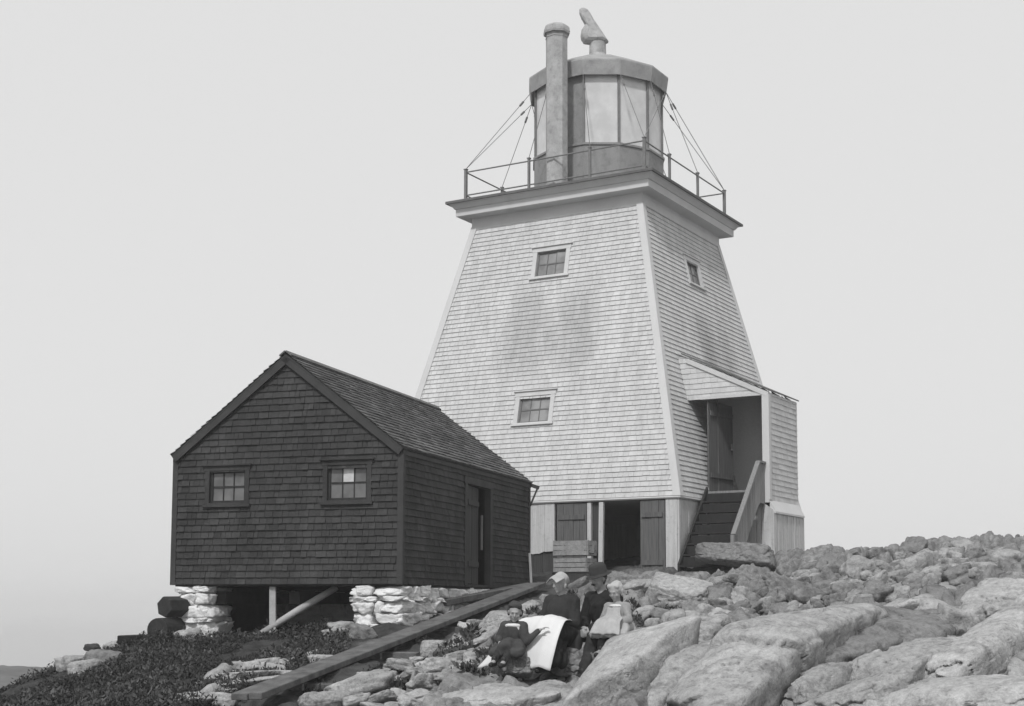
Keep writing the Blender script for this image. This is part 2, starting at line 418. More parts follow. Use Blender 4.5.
# ------------------------------------------------------------------ sea and distant headland
SEA = -14.0
def build_sea():
    mb = MB(); S = 8800
    mb.add([(-S, -S, SEA), (S, -S, SEA), (S, S, SEA), (-S, S, SEA)], [(0, 1, 2, 3)])
    m = bpy.data.materials.new('calm_sea_water'); nt, bs, link = nodes(m)
    n = tex_noise(nt, link, .02, 3); r = ramp(nt, link, n.outputs['Fac'], [(.3, .10), (.7, .16)]); link(r.outputs['Color'], bs.inputs['Base Color'])
    bs.inputs['Roughness'].default_value = .12; bs.inputs['IOR'].default_value = 1.33
    b = nt.nodes.new('ShaderNodeBump'); b.inputs['Strength'].default_value = .04; w = tex_noise(nt, link, .5, 4); link(w.outputs['Fac'], b.inputs['Height']); link(b.outputs['Normal'], bs.inputs['Normal'])
    o = mb.build('sea', m); o['kind'] = 'structure'
build_sea()
def build_haze():
    mb = MB(); mb.box(-9000, 9000, -9000, 9000, -17, 17.5)
    m = bpy.data.materials.new('sea_haze'); m.use_nodes = True; nt = m.node_tree; nt.nodes.clear()
    out = nt.nodes.new('ShaderNodeOutputMaterial'); v = nt.nodes.new('ShaderNodeVolumePrincipled')
    v.inputs['Color'].default_value = (1, 1, 1, 1); v.inputs['Density'].default_value = HAZE; v.inputs['Anisotropy'].default_value = .2
    nt.links.new(v.outputs[0], out.inputs['Volume'])
    o = mb.build('haze', m); o['kind'] = 'stuff'
    scene.cycles.volume_bounces = 4
HAZE = .0012
build_haze()
def build_headland():
    X, Yg = np.meshgrid(np.linspace(-190, 10, 220), np.linspace(120, 300, 150))
    e = np.clip(1-((X+75)/92)**2, 0, 1)**.6*np.clip(1-((Yg-205)/75)**2, 0, 1)**.7
    Z = SEA-1.5+e*(6.2+1.2*fbm(X*.045, Yg*.045, X*0, 4, 71))+e*.5*fbm(X*.3, Yg*.3, X*0, 3, 81)
    n, m_ = X.shape
    i = np.arange((n-1)*(m_-1)); r, c = i//(m_-1), i % (m_-1)
    q = np.stack([r*m_+c, r*m_+c+1, (r+1)*m_+c+1, (r+1)*m_+c], -1)
    me = bpy.data.meshes.new('headland'); me.from_pydata(np.stack([X, Yg, Z], -1).reshape(-1, 3).tolist(), [], q.tolist())
    me.polygons.foreach_set('use_smooth', [True]*len(me.polygons))
    me.materials.append(mat('grassy_headland', .08, .5, .06, .95, .4, 2, fine=.4, fscale=.5))
    o = bpy.data.objects.new('headland', me); col.objects.link(o); o['kind'] = 'structure'
build_headland()

# ------------------------------------------------------------------ shingled walls
def split(iv, cuts):
    out = [iv]
    for a, b in cuts:
        nx = []
        for s, e in out:
            if b <= s or a >= e: nx.append((s, e)); continue
            if a > s: nx.append((s, a))
            if b < e: nx.append((b, e))
        out = nx
    return out
def shingle_wall(name, material, parent, O, U, V, N, v0, v1, lo, hi, expo, wid=.14, lip=.018, openings=(), loc=None, seed=1, jit=.0022, lipv=(.75, 1.3), gap=.004):
    """courses of separate shingles on the plane O + u*U + v*V; lo(v)/hi(v) bound u; openings (u0,u1,v0,v1)"""
    rg = random.Random(seed); O, U, V, N = map(Vector, (O, U, V, N))
    mb = MB(); P = lambda u, v, n: O+U*u+V*v+N*n
    brk = sorted({v0, v1}|{round(o[k], 4) for o in openings for k in (2, 3) if v0 < o[k] < v1})
    for a, b in zip(brk[:-1], brk[1:]):                     # sheathing behind the shingles
        k = max(1, int((b-a)/.5))
        for i in range(k):
            x, y = a+(b-a)*i/k, a+(b-a)*(i+1)/k; mid = (x+y)/2
            l0, l1, h0, h1 = lo(x), lo(y), hi(x), hi(y)
            cuts = [(o[0], o[1]) for o in openings if o[2] <= mid <= o[3]]
            for s, e in split((-99, 99), cuts):
                q = [max(l0, s), min(h0, e), min(h1, e), max(l1, s)]
                if q[1] > q[0] and q[2] >= q[3]:
                    mb.add([P(q[0], x, 0), P(q[1], x, 0), P(q[2], y, 0), P(q[3], y, 0)], [(0, 1, 2, 3)], .25)
    n = int(math.ceil((v1-v0)/expo))
    for k in range(n):
        vb, vt = v0+k*expo, min(v0+(k+1)*expo+.012, v1)
        mid = (vb+vt)/2
        wob = rg.uniform(-.002, .002)
        u = min(lo(vb), lo(vt))-rg.random()*wid
        end = max(hi(vb), hi(vt))
        while u < end:
            w = wid*rg.uniform(.55, 1.45)
            s, e = u, u+w-gap; u += w
            cuts = [(o[0], o[1]) for o in openings if o[2] <= mid <= o[3]]
            for s, e in split((s, e), cuts):
                b0, b1 = max(s, lo(vb)), min(e, hi(vb)); t0, t1 = max(s, lo(vt)), min(e, hi(vt))
                if b1-b0 < .004 and t1-t0 < .004: continue
                if b1 < b0: b0 = b1 = (b0+b1)/2
                if t1 < t0: t0 = t1 = (t0+t1)/2
                L = lip*rg.uniform(*lipv); d = wob+rg.uniform(-jit, jit)
                if rg.random() < .015: d += jit*3
                if k == 0: d = 0
                mb.add([P(b0, vb+d, L), P(b1, vb+d, L), P(t1, vt, .003), P(t0, vt, .003), P(b0, vb+d, 0), P(b1, vb+d, 0)],
                       [(0, 1, 2, 3), (4, 5, 1, 0)], rg.random())
    return mb.build(name, material, parent, loc)

def window(parent, O, U, V, N, u0, u1, v0, v1, nx, ny, trim, frame_m, sash_m, pane_m, loc, odd=None, cap=True):
    """recessed sash window in the opening (u0,u1,v0,v1) of a wall plane"""
    O, U, V, N = map(Vector, (O, U, V, N)); P = lambda u, v, n: O+U*u+V*v+N*n
    fr = MB()
    def bx(mb, a0, a1, b0, b1, n0, n1, t=.5, mi=0): mb.obox(P(a0, b0, n0), U*(a1-a0), V*(b1-b0), N*(n1-n0), t, mi)
    bx(fr, u0-trim, u0, v0-trim*.3, v1, -.06, .032); bx(fr, u1, u1+trim, v0-trim*.3, v1, -.06, .032)
    bx(fr, u0-trim-.02, u1+trim+.02, v1+.001, v1+trim, -.06, .036)
    if cap: bx(fr, u0-trim-.05, u1+trim+.05, v1+trim+.001, v1+trim+.022, -.02, .07)
    bx(fr, u0-trim-.03, u1+trim+.03, v0-trim*.3-.045, v0-trim*.3-.001, -.06, .065)
    bx(fr, u0+.001, u1-.001, v0-trim*.3, v0, -.06, .028)
    w = fr.build('window', frame_m, parent, loc)
    sa = MB(); s = .038; m_ = .016
    bx(sa, u0+.001, u0+s, v0+.001, v1-.001, -.055, -.022); bx(sa, u1-s, u1-.001, v0+.001, v1-.001, -.055, -.022)
    bx(sa, u0+s, u1-s, v0+.001, v0+s, -.055, -.022); bx(sa, u0+s, u1-s, v1-s, v1-.001, -.055, -.022)
    iu, iv = u1-u0-2*s, v1-v0-2*s
    for i in range(1, nx): c = u0+s+iu*i/nx; bx(sa, c-m_/2, c+m_/2, v0+s, v1-s, -.05, -.027)
    for j in range(1, ny):
        c = v0+s+iv*j/ny; hh = m_/2*(1.7 if j == ny/2 else 1)
        for i in range(nx):
            a, b = u0+s+iu*i/nx+m_/2, u0+s+iu*(i+1)/nx-m_/2
            bx(sa, a, b, c-hh, c+hh, -.049, -.028)
    sa.build('sash', sash_m, w)
    pn = MB()
    for i in range(nx):
        for j in range(ny):
            a, b = u0+s+iu*i/nx, u0+s+iu*(i+1)/nx; c, d = v0+s+iv*j/ny, v0+s+iv*(j+1)/ny
            t = [rng.uniform(-.004, .004) for _ in range(4)]
            pn.add([P(a, c, -.04+t[0]), P(b, c, -.04+t[1]), P(b, d, -.04+t[2]), P(a, d, -.04+t[0]-t[1]+t[2])], [(0, 1, 2, 3)], .5, 1 if odd == (i, j) else 0)
    bx(pn, u0-.02, u1+.02, v0-.02, v1+.02, -.075, -.07)
    pn.build('pane', [pane_m, M['pane_white']], w)
    return w

def board_wall(name, material, parent, O, U, V, N, u0, u1, zlo, zhi, bw=.14, th=.03, loc=None, seed=3, back=True, gap=.006):
    """vertical boards; zlo/zhi are functions of u"""
    rg = random.Random(seed); O, U, V, N = map(Vector, (O, U, V, N)); mb = MB(); P = lambda u, v, n: O+U*u+V*v+N*n
    u = u0
    while u < u1-.01:
        w = min(bw*rg.uniform(.75, 1.3), u1-u)
        if u1-(u+w) < .04: w = u1-u
        a, b = u+gap/2, u+w-gap/2; t = th*rg.uniform(.75, 1.2)
        mb.prism([P(a, zlo(a)+rg.uniform(-.015, .01), 0), P(b, zlo(b)+rg.uniform(-.015, .01), 0), P(b, zhi(b), 0), P(a, zhi(a), 0)], 0, N*t, rg.random())
        u += w
    if back: mb.add([P(u0, zlo(u0)+.03, -.004), P(u1, zlo(u1)+.03, -.004), P(u1, zhi(u1), -.004), P(u0, zhi(u0), -.004)], [(0, 1, 2, 3)], .2)
    return mb.build(name, material, parent, loc)

# ------------------------------------------------------------------ the lighthouse
TC = Vector((2.1038, 34.5168, 0)); TYAW = R(-30.437)
WB, WT, ZB, ZFB, ZFA, ZD = 3.7649, 2.2334, 2.3382, 9.0893, 9.3582, 9.6984
SLOPE = (WB-WT)/(ZFB-ZB)
tw = empty('lighthouse', (TC.x, TC.y, .6), TYAW)
tag(tw, 'white shingled lighthouse tower with sloping sides and a dark lantern room on top', 'lighthouse')
DZ = (0, 0, -.6)
TEX, TEY = Vector((math.cos(TYAW), math.sin(TYAW), 0)), Vector((-math.sin(TYAW), math.cos(TYAW), 0))
def tl(p): d = p-TC; return Vector((d.dot(TEX), d.dot(TEY), p.z))     # world -> tower
def twd(i, j, z): return TC+TEX*i+TEY*j+Vector((0, 0, z))
nl = math.sqrt(1+SLOPE*SLOPE)
HS = (ZFB-ZB)*nl
def face(k):
    """origin, U, V, N of battered face k (0 front, 1 right, 2 back, 3 left)"""
    U = [(1,0,0), (0,1,0), (-1,0,0), (0,-1,0)][k]; Nn = Vector([(0,-1,0), (1,0,0), (0,1,0), (-1,0,0)][k])
    V = (Vector((0,0,1))-Nn*SLOPE)/nl; N = (Nn+Vector((0,0,1))*SLOPE)/nl
    return Nn*WB+Vector((0,0,ZB)), Vector(U), V, N
zv = lambda z: (z-ZB)*nl
half = lambda v: WB-SLOPE*v/nl
PORCH_J, PORCH_I, PORCH_B = -2.175, 5.10, -.35
FO, FU, FV, FN = face(0)
win_f = [(-.33, .43, zv(7.62), zv(8.22)), (-.33, .46, zv(4.13), zv(4.74))]
win_r = [(-.33, .37, zv(7.63), zv(8.17))]
for k in range(4):
    O, U, V, N = face(k)
    op = win_f if k == 0 else (win_r if k == 1 else [])
    lo = lambda v: -half(v)+.02; hi = lambda v: half(v)-.02
    shingle_wall('wall', M['tower_front'] if k in (0, 2) else M['tower_side'], tw, O, U, V, N, 0, HS, lo, hi,   .1145, .15, .023, op, DZ, 10+k, lipv=(.92, 1.1), gap=.007)
for (u0, u1, v0, v1) in win_f:
    window(tw, FO, FU, FV, FN, u0, u1, v0, v1, 3, 2, .105, M['frame_white'], M['sash'], M['pane_grey'], DZ)
O, U, V, N = face(1)
window(tw, O, U, V, N, *win_r[0], 2, 2, .10, M['frame_white'], M['sash'], M['pane_dark'], DZ)
for a, b in ((1,-1), (-1,-1), (1,1), (-1,1)):       # corner boards
    mb = MB(); w = .13; t = .034
    def ring(z, h):
        c = Vector((a*h, b*h, z))
        return [c+Vector((a*t, b*t, 0)), c+Vector((-a*w, b*t, 0)), c+Vector((-a*w, -b*.01, 0)), c+Vector((-a*.01, -b*.01, 0)), c+Vector((-a*.01, -b*w, 0)), c+Vector((a*t, -b*w, 0))]
    r0, r1 = ring(ZB+.0, WB), ring(ZFB+.02, WT)
    fs = [(i, (i+1) % 6, 6+(i+1) % 6, 6+i) for i in range(6)]+[(5,4,3,2,1,0), (6,7,8,9,10,11)]
    if a*b > 0: fs = [tuple(reversed(f)) for f in fs]
    mb.add(r0+r1, fs); mb.build('corner_board', M['white_wood'], tw, DZ)
def square_ring(prof, name, material, n=4):
    """stacked square mouldings: prof = (half width, z)"""
    mb = MB(); vs = []
    for h, z in prof: vs += [(-h,-h,z), (h,-h,z), (h,h,z), (-h,h,z)]
    fs = []
    for i in range(len(prof)-1):
        for k in range(4): fs.append((4*i+k, 4*i+(k+1) % 4, 4*i+4+(k+1) % 4, 4*i+4+k))
    fs += [(3,2,1,0), tuple(4*(len(prof)-1)+k for k in range(4))]
    mb.add(vs, fs); return mb.build(name, material, tw, DZ)
square_ring([(WT+.005, ZFB-.03), (WT+.036, ZFB-.03), (WT+.036, ZFB+.03), (WT+.02, ZFB+.03), (WT+.02, ZFB+.235), (WT+.05, ZFB+.25), (WT+.29, ZFA), (WT+.3013, ZFA), (WT+.3013, ZFA+.165), (WT+.33, ZFA+.175), (WT+.345, ZFA+.20), (WT+.40, ZFA+.27), (WT+.44, ZFA+.285)], 'cornice', M['cornice'])
square_ring([(WT+.30, ZFA+.287), (WT+.486, ZFA+.287), (WT+.486, ZD), (WT+.47, ZD+.012)], 'gallery_deck', M['deck_edge'])
# skirt drip edge under the shingles
square_ring([(WB-.12, ZB-.055), (WB+.012, ZB-.055), (WB+.03, ZB-.03), (WB+.022, ZB-.004), (WB-.12, ZB-.004)], 'drip_board', M['white_wood'])
# ground storey: vertical boards, a wide cart doorway in the front
WBASE = WB-.045; zbot = .3
fl = lambda u: zbot; ft = lambda u: ZB-.056
fO = Vector((0, -WBASE, 0)); fUu, fVv, fNn = (1,0,0), (0,0,1), (0,-1,0)
board_wall('base_wall', M['white_board'], tw, fO, fUu, fVv, fNn, -WBASE, .83, lambda u: 1.20 if u < .55 else 1.24, ft, .2, .03, DZ, 4)
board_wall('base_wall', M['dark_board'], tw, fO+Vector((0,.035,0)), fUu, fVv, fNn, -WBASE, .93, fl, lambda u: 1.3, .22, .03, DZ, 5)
board_wall('base_wall', M['white_board'], tw, fO, fUu, fVv, fNn, 3.44, WBASE+.03, fl, ft, .22, .03, DZ, 6)
board_wall('base_wall', M['white_board'], tw, (WBASE, 0, 0), (0,1,0), fVv, (1,0,0), -WBASE, -2.28, fl, ft, .17, .03, DZ, 7)
board_wall('base_wall', M['white_board'], tw, (WBASE, 0, 0), (0,1,0), fVv, (1,0,0), -.25, WBASE, fl, ft, .2, .03, DZ, 8)
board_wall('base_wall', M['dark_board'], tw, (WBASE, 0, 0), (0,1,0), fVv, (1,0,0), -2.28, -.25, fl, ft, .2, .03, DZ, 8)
board_wall('base_wall', M['white_board'], tw, (0, WBASE, 0), (-1,0,0), fVv, (0,1,0), -WBASE, WBASE, fl, ft, .2, .03, DZ, 9)
board_wall('base_wall', M['white_board'], tw, (-WBASE, 0, 0), (0,-1,0), fVv, (-1,0,0), -WBASE, WBASE, fl, ft, .2, .03, DZ, 9)
def door_leaf(u0, u1, z0, z1, y, material, seed):
    d = board_wall('door', material, tw, (0, y, 0), fUu, fVv, fNn, u0, u1, lambda u: z0, lambda u: z1, .2, .035, DZ, seed)
    for z in (z0+.25, z1-.3):
        mb = MB(); mb.box(u0+.04, u1-.04, y-.062, y-.039, z-.05, z+.05); mb.build('batten', material, d)
    return d
door_leaf(.88, 1.60, .7, ZB-.075, -WBASE+.012, M['grey_board'], 21)
door_leaf(2.86, 3.42, .72, ZB-.075, -WBASE+.006, M['grey_board'], 22)
mb = MB(); mb.box(1.62, 1.71, -WBASE-.03, -WBASE+.06, .6, ZB-.075); mb.build('door_post', M['white_board'], tw, DZ)
mb = MB(); mb.bar((1.93, -WBASE-.01, .6), (1.96, -WBASE-.01, ZB-.075), .10, .07, (0,1,0)); mb.build('door_post', M['white_board'], tw, DZ)
mb = MB(); mb.box(1.72, 1.89, -WBASE+.03, -WBASE+.055, 1.2, ZB-.08); mb.build('door_panel', M['dark_board'], tw, DZ)
# floor of the upper storey closes the doorway's room
mb = MB(); mb.box(-WB+.1, WB-.1, -WB+.1, WB-.1, ZB+.02, ZB+.06); mb.build('floor', M['dark_board'], tw, DZ)
# gallery rail
RH, RC = .80, WT+.13
rail = empty('railing', DZ); rail.parent = tw
pts = {}
for k in range(4):
    ang = k*math.pi/2
    for q, t in enumerate((-1, -.26, .42) if k == 0 else (-1, -.42, .28)):
        p = Vector((t*RC, -RC, 0)); c, s = math.cos(ang), math.sin(ang)
        p = Vector((p.x*c-p.y*s, p.x*s+p.y*c, 0)); pts[(k, q)] = p
        mb = MB(); r = .032 if q == 0 else .026
        mb.box(p.x-r, p.x+r, p.y-r, p.y+r, ZD+.013, ZD+RH+(.03 if q == 0 else .02))
        mb.box(p.x-r-.012, p.x+r+.012, p.y-r-.012, p.y+r+.012, ZD+RH+(.031 if q == 0 else .021), ZD+RH+.05)
        mb.build('post', M['rail_iron'], rail)
for k in range(4):
    a, b = pts[(k, 0)], pts[((k+1) % 4, 0)]; d = (b-a).normalized()
    for h in (RH-.03, .20):
        mb = MB(); mb.tube([a+d*.034+Vector((0,0,ZD+h)), b-d*.034+Vector((0,0,ZD+h))], .017, 6); mb.build('rail', M['rail_iron'], rail)
# lantern room
LR, NL = 1.60, 12
def zpx(py, Y): return at(599, py, Y).z
ZM, ZE0, ZE1, ZR = zpx(163, 34.5), zpx(98.6, 34.5), zpx(84.6, 34.5), zpx(57.5, 34.5)
vang = math.atan2(-TC.y, -TC.x)-TYAW                # direction to the camera, tower frame
PH = vang+R(18)
def lv(r, k, z): t = PH+2*math.pi*k/NL; return Vector((r*math.cos(t), r*math.sin(t), z))
lan = empty('lantern', DZ); lan.parent = tw
mb = MB(); mb.lathe([(LR+.06, ZD+.013), (LR+.06, ZD+.10), (LR+.03, ZD+.11), (LR+.03, ZM-.06), (LR+.06, ZM-.05), (LR+.06, ZM), (LR-.04, ZM+.01)], (0,0), NL, PH); mb.build('lantern_base', M['lantern_iron'], lan)
pn = MB(); ir = MB()
blank = None; best = 9
for k in range(NL):
    a, b = lv(LR-.02, k, ZM), lv(LR-.02, k+1, ZM); c = (a+b)/2; w = twd(c.x, c.y, 0); px = 512+F*w.x/w.y
    if c.dot(Vector((math.cos(vang), math.sin(vang), 0))) > 0 and abs(px-571) < best: best = abs(px-571); blank = k
for k in range(NL):
    a, b = lv(LR-.02, k, ZM), lv(LR-.02, k+1, ZM); up = Vector((0,0,ZE0+.12-ZM))
    (ir if k == blank else pn).add([a, b, b+up, a+up], [(0, 1, 2, 3)])
pn.build('lantern_pane', M['lantern_pane'], lan); ir.build('blank_panel', M['lantern_iron'], lan)
for k in range(NL):
    mb = MB(); mb.bar(lv(LR, k, ZM+.011), lv(LR, k, ZE0+.11), .05, .05, lv(1, k, 0)); mb.build('mullion', M['rail_iron'], lan)
ro = MB(); RR = 1.765
ro.lathe([(LR-.05, ZE0+.12), (RR-.10, ZE0+.05), (RR-.09, ZE0), (RR-.05, ZE0-.005), (RR, ZE1-.02), (RR-.01, ZE1+.02), (.95, ZE1+.42), (.36, ZR-.05), (.33, ZR-.05)], (0,0), NL, PH)
ro.build('lantern_roof', M['lantern_roof'], lan)
# ventilator cowl: neck, drum and slanted hood turned by the wind
cw = MB()
zn = zpx(57, 34.5); zc = zpx(43, 34.5)
cw.lathe([(.27, zn-.03), (.25, zn+.01), (.215, zn+.05), (.205, zc)], (0,0), 20)
vx = (Vector((0,1,0)).cross(Vector((0,0,1))))       # +x of the picture, in world axes
def cowl(px, py): p = at(px, py, 34.5)-TC; return Vector((p.dot(TEX), p.dot(TEY), p.z))
side_n = Vector((Vector((0,1,0)).dot(TEX), Vector((0,1,0)).dot(TEY), 0))
hood = [(587.6,43.5),(583.6,43),(581.3,39.5),(580.6,35.5),(581.5,30.5),(584.2,26.6),(585.2,24.6),(584.2,22.5),(581.6,19),(579.4,13.5),(579.3,9.8),(581.2,8.1),(584,8),(587,9.3),(590.4,13.6),(594.5,22),(597.5,25.5),(608.4,42.2),(604.8,43.6)]
loop = [cowl(*q) for q in hood]
# layered slices give the hood a rounded body: thick through the drum, thin at the vane
cen = cowl(594, 36); tmax = .27
N_ = len(loop); rings = []
for f, t in ((.55, -1), (.86, -.78), (1.0, -.3), (1.0, .3), (.86, .78), (.55, 1)):
    rg_ = []
    for p in loop:
        th = tmax*(1-.62*sstep(0, .75, np.array(p.z-cen.z)).item())
        q = cen+(p-cen)*f if p.z < cen.z+.35 else p+(cowl(587, 15)-p)*(1-f)*.8
        rg_.append(q+side_n*t*th*.75)
    rings.append(rg_)
cw.add([p for r_ in rings for p in r_], [(i*N_+k, i*N_+(k+1) % N_, (i+1)*N_+(k+1) % N_, (i+1)*N_+k) for i in range(5) for k in range(N_)]+[tuple(reversed(range(N_))), tuple(5*N_+k for k in range(N_))])
cw.build('ventilator_cowl', M['chimney_iron'], lan)
# stove chimney standing on the gallery in front of the lantern
cx, cy = tl(at(556.7, 170, 32.75)).x, tl(at(556.7, 170, 32.75)).y
zt = at(556.7, 26, 32.75).z; rch = .262
mb = MB(); mb.lathe([(rch+.03, ZD+.013), (rch+.03, ZD+.08), (rch, ZD+.10), (rch, zt-.32), (rch+.012, zt-.315), (rch+.012, zt-.29), (rch, zt-.285), (rch, zt-.2)], (cx, cy), 8, PH+.25)
ch = mb.build('chimney', M['chimney_iron'], tw, DZ)
mb = MB(); mb.lathe([(rch+.055, zt-.30+.08), (rch+.065, zt-.17), (rch+.045, zt-.06), (rch-.02, zt), (rch-.06, zt), (rch-.06, zt-.1)], (cx, cy), 8, PH+.25); mb.build('chimney_cap', M['chimney_iron'], ch)
for z in (ZM-.1, ZE1-.1):                            # iron straps back to the lantern
    d = Vector((-cx, -cy, 0)).normalized()
    mb = MB(); p = Vector((cx, cy, z))+d*(rch-.01); q = Vector((cx, cy, z))+d*(math.hypot(cx, cy)-LR+.05); mb.bar(p, q, .05, .03); mb.build('strap', M['rail_iron'], ch)
# guy wires from the lantern eaves to the rail posts
def eave_toward(p, off=0):
    best = min(range(NL), key=lambda k: (lv(RR-.06, k, 0)-p).length if off == 0 else -1)
    return best
def guy(post, k):
    a = lv(RR-.07, k, ZE0+.02); b = Vector((post.x, post.y, ZD+RH+.05))
    mb = MB(); mb.tube([a, b], .0085, 5)
    g = mb.build('guy_wire', M['wire'], tw, DZ)
    d = (b-a).normalized(); c = a+d*.42
    mb = MB(); mb.tube([c-d*.09, c-d*.07, c+d*.07, c+d*.09], [.009, .026, .026, .009], 6); mb.build('turnbuckle', M['wire'], g)
for (k, q), p in sorted(pts.items()):
    order = sorted(range(NL), key=lambda n: (lv(RR, n, 0)-p).length)
    guy(p, order[0])
    if q == 0: guy(p, order[3 if k % 2 else 2])

# ------------------------------------------------------------------ the porch on the right side of the tower
tw_ = tw
pj, pi, pb = PORCH_J, PORCH_I, PORCH_B
wz = lambda z: WB-(z-ZB)*SLOPE
roof_z = lambda i: 4.62+(5.10-i)*.475
ZSK = 2.30
zf = [-1]
# front wall of the porch (doorway 3.72..4.95)
shingle_wall('porch_wall', M['porch_shingle'], tw, (0, pj, 0), (1,0,0), (0,0,1), (0,-1,0), ZSK, 5.5, lambda v: wz(v)+.0, lambda v: min(5.07, 5.10-(v-4.60)/.475) if v > 4.60 else 5.07, .118, .15, .016,
             [(3.0, 4.985, 2.0, 4.56)], DZ, 41)
shingle_wall('porch_wall', M['porch_shingle'], tw, (pi, 0, 0), (0,1,0), (0,0,1), (1,0,0), ZSK, 4.60, lambda v: pj+.02, lambda v: pb, .118, .15, .016, [], DZ, 42)
shingle_wall('porch_wall', M['porch_shingle'], tw, (0, pb, 0), (-1,0,0), (0,0,1), (0,1,0), ZSK, 5.5, lambda v: -(min(5.07, 5.10-(v-4.60)/.475) if v > 4.60 else 5.07), lambda v: -wz(v), .118, .15, .016, [], DZ, 43)
mb = MB()                                            # flared skirt below the shingles
mb.add([(pi+.02, pj-.0, ZSK), (pi+.02, pb, ZSK), (pi+.15, pb, 2.06), (pi+.15, pj-.0, 2.06), (pi+.15, pb, 2.02), (pi+.15, pj, 2.02), (pi+.02, pb, 2.02), (pi+.02, pj, 2.02)], [(0,1,2,3)[::-1], (3,2,4,5)[::-1], (5,4,6,7)[::-1], (1,2,4,6), (0,3,5,7)[::-1]])
mb.build('porch_skirt', M['white_wood'], tw, DZ)
board_wall('porch_base', M['white_board'], tw, (pi+.09, 0, 0), (0,1,0), (0,0,1), (1,0,0), pj+.01, pb+.06, lambda u: .6, lambda u: 2.018, .115, .03, DZ, 44, gap=.016)
board_wall('porch_base', M['white_board'], tw, (0, pb+.02, 0), (-1,0,0), (0,0,1), (0,1,0), -pi-.03, -WB, lambda u: .6, lambda u: 2.2, .13, .03, DZ, 45)
board_wall('porch_base', M['white_board'], tw, (0, pj+.03, 0), (1,0,0), (0,0,1), (0,-1,0), WBASE, pi-.12, lambda u: .5, lambda u: 2.40, .13, .02, DZ, 46, gap=.014)
board_wall('porch_base', M['white_board'], tw, (0, pj, 0), (1,0,0), (0,0,1), (0,-1,0), pi-.115, pi+.12, lambda u: .6, lambda u: 2.245 if u < pi-.02 else 2.245-(u-pi+.02)*1.45, .15, .02, DZ, 46, back=False)
rf = MB(); i0 = 3.15; i1 = pi+.045
for a, b in ((pj-.05, pb+.05),):
    rf.prism([(i0, a, roof_z(i0)+.02), (i1, a, roof_z(i1)+.02), (i1, b, roof_z(i1)+.02), (i0, b, roof_z(i0)+.02)], 0, (0, 0, .03))
rf.build('porch_roof', M['roof_shingle'], tw, DZ)
mb = MB(); p, q = Vector((3.28, pj-.02, roof_z(3.28)-.07)), Vector((5.12, pj-.02, roof_z(5.12)-.07)); mb.bar(p, q, .04, .10, (0,0,1)); mb.build('rake_board', M['porch_shingle'], tw, DZ)
mb = MB()
mb.box(4.985, 5.125, pj-.036, pj+.06, 2.25, 4.60); mb.box(pi+.001, pi+.038, pj-.035, pj+.10, 2.31, 4.55)
mb.build('corner_board', M['white_wood'], tw, DZ)
mb = MB(); mb.box(3.58, 4.98, pj-.026, pj+.05, 4.535, 4.60); mb.build('lintel', M['porch_shingle'], tw, DZ)
mb = MB(); mb.box(3.60, 4.95, pj-.06, pj+.12, 2.46, 2.53); mb.build('threshold', M['stair_board'], tw, DZ)
mb = MB(); mb.box(3.5, 5.08, pj+.12, pb-.03, 2.42, 2.50); mb.build('floor', M['dark_board'], tw, DZ)
# plank door swung inward against the tower side
ang = R(80); hx, hy = 3.70, pj+.06; w_ = 1.0
dU = Vector((math.cos(ang), math.sin(ang), 0)); dN = Vector((math.sin(ang), -math.cos(ang), 0))
d = board_wall('door', M['grey_board'], tw, (hx, hy, 0), dU, (0,0,1), dN, 0, w_, lambda u: 2.56, lambda u: 4.50, .2, .035, DZ, 47)
for z in (2.85, 4.2):
    mb = MB(); mb.obox(Vector((hx, hy, z))+dN*.047+dU*.05, dU*(w_-.1), Vector((0,0,.1)), dN*.022); mb.build('batten', M['grey_board'], d)
mb = MB(); mb.obox(Vector((hx, hy, 3.5))+dN*.045+dU*(w_-.12), dU*.03, Vector((0,0,.14)), dN*.05); mb.build('handle', M['rail_iron'], d)
# stairs down toward the viewer
st = empty('staircase', DZ); st.parent = tw
zs0, zs1, run, LAND = 2.46, .78, 1.52, .33
def sp(t): return pj-.05-LAND-run*t, zs0+(zs1-zs0)*t
mb = MB(); mb.box(3.84, 5.0, pj-.05-LAND, pj-.061, zs0-.05, zs0-.005); mb.build('landing', M['dark_board'], st)
for side_i, mt in ((3.84, M['shade_step']), (4.95, M['stair_board'])):
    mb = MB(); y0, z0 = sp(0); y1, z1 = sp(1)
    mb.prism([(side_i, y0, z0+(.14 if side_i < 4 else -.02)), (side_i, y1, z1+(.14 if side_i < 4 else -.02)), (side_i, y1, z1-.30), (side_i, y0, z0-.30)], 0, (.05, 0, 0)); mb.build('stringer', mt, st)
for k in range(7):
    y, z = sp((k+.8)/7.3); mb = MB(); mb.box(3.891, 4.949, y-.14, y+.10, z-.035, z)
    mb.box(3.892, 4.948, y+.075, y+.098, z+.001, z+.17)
    mb.build('step', M['shade_step'], st)
bal = MB()
tpt, bpt = tl(at(762, 465, 31.4)), None
y0, y1 = pj-.04, pj-.05-LAND-run*.93
hz = lambda y: zs0+(zs1-zs0)*max(0, ((pj-.05-LAND-y)/run))
n = 12
for k in range(n):
    a, b = y0+(y1-y0)*k/n, y0+(y1-y0)*(k+.90)/n
    bal.prism([(5.004, a, hz(a)-.24), (5.004, b, hz(b)-.24), (5.004, b, hz(b)+.60), (5.004, a, hz(a)+.60)], 0, (.028, 0, 0), rng.random())
bal.build('balustrade', M['bal_board'], st)
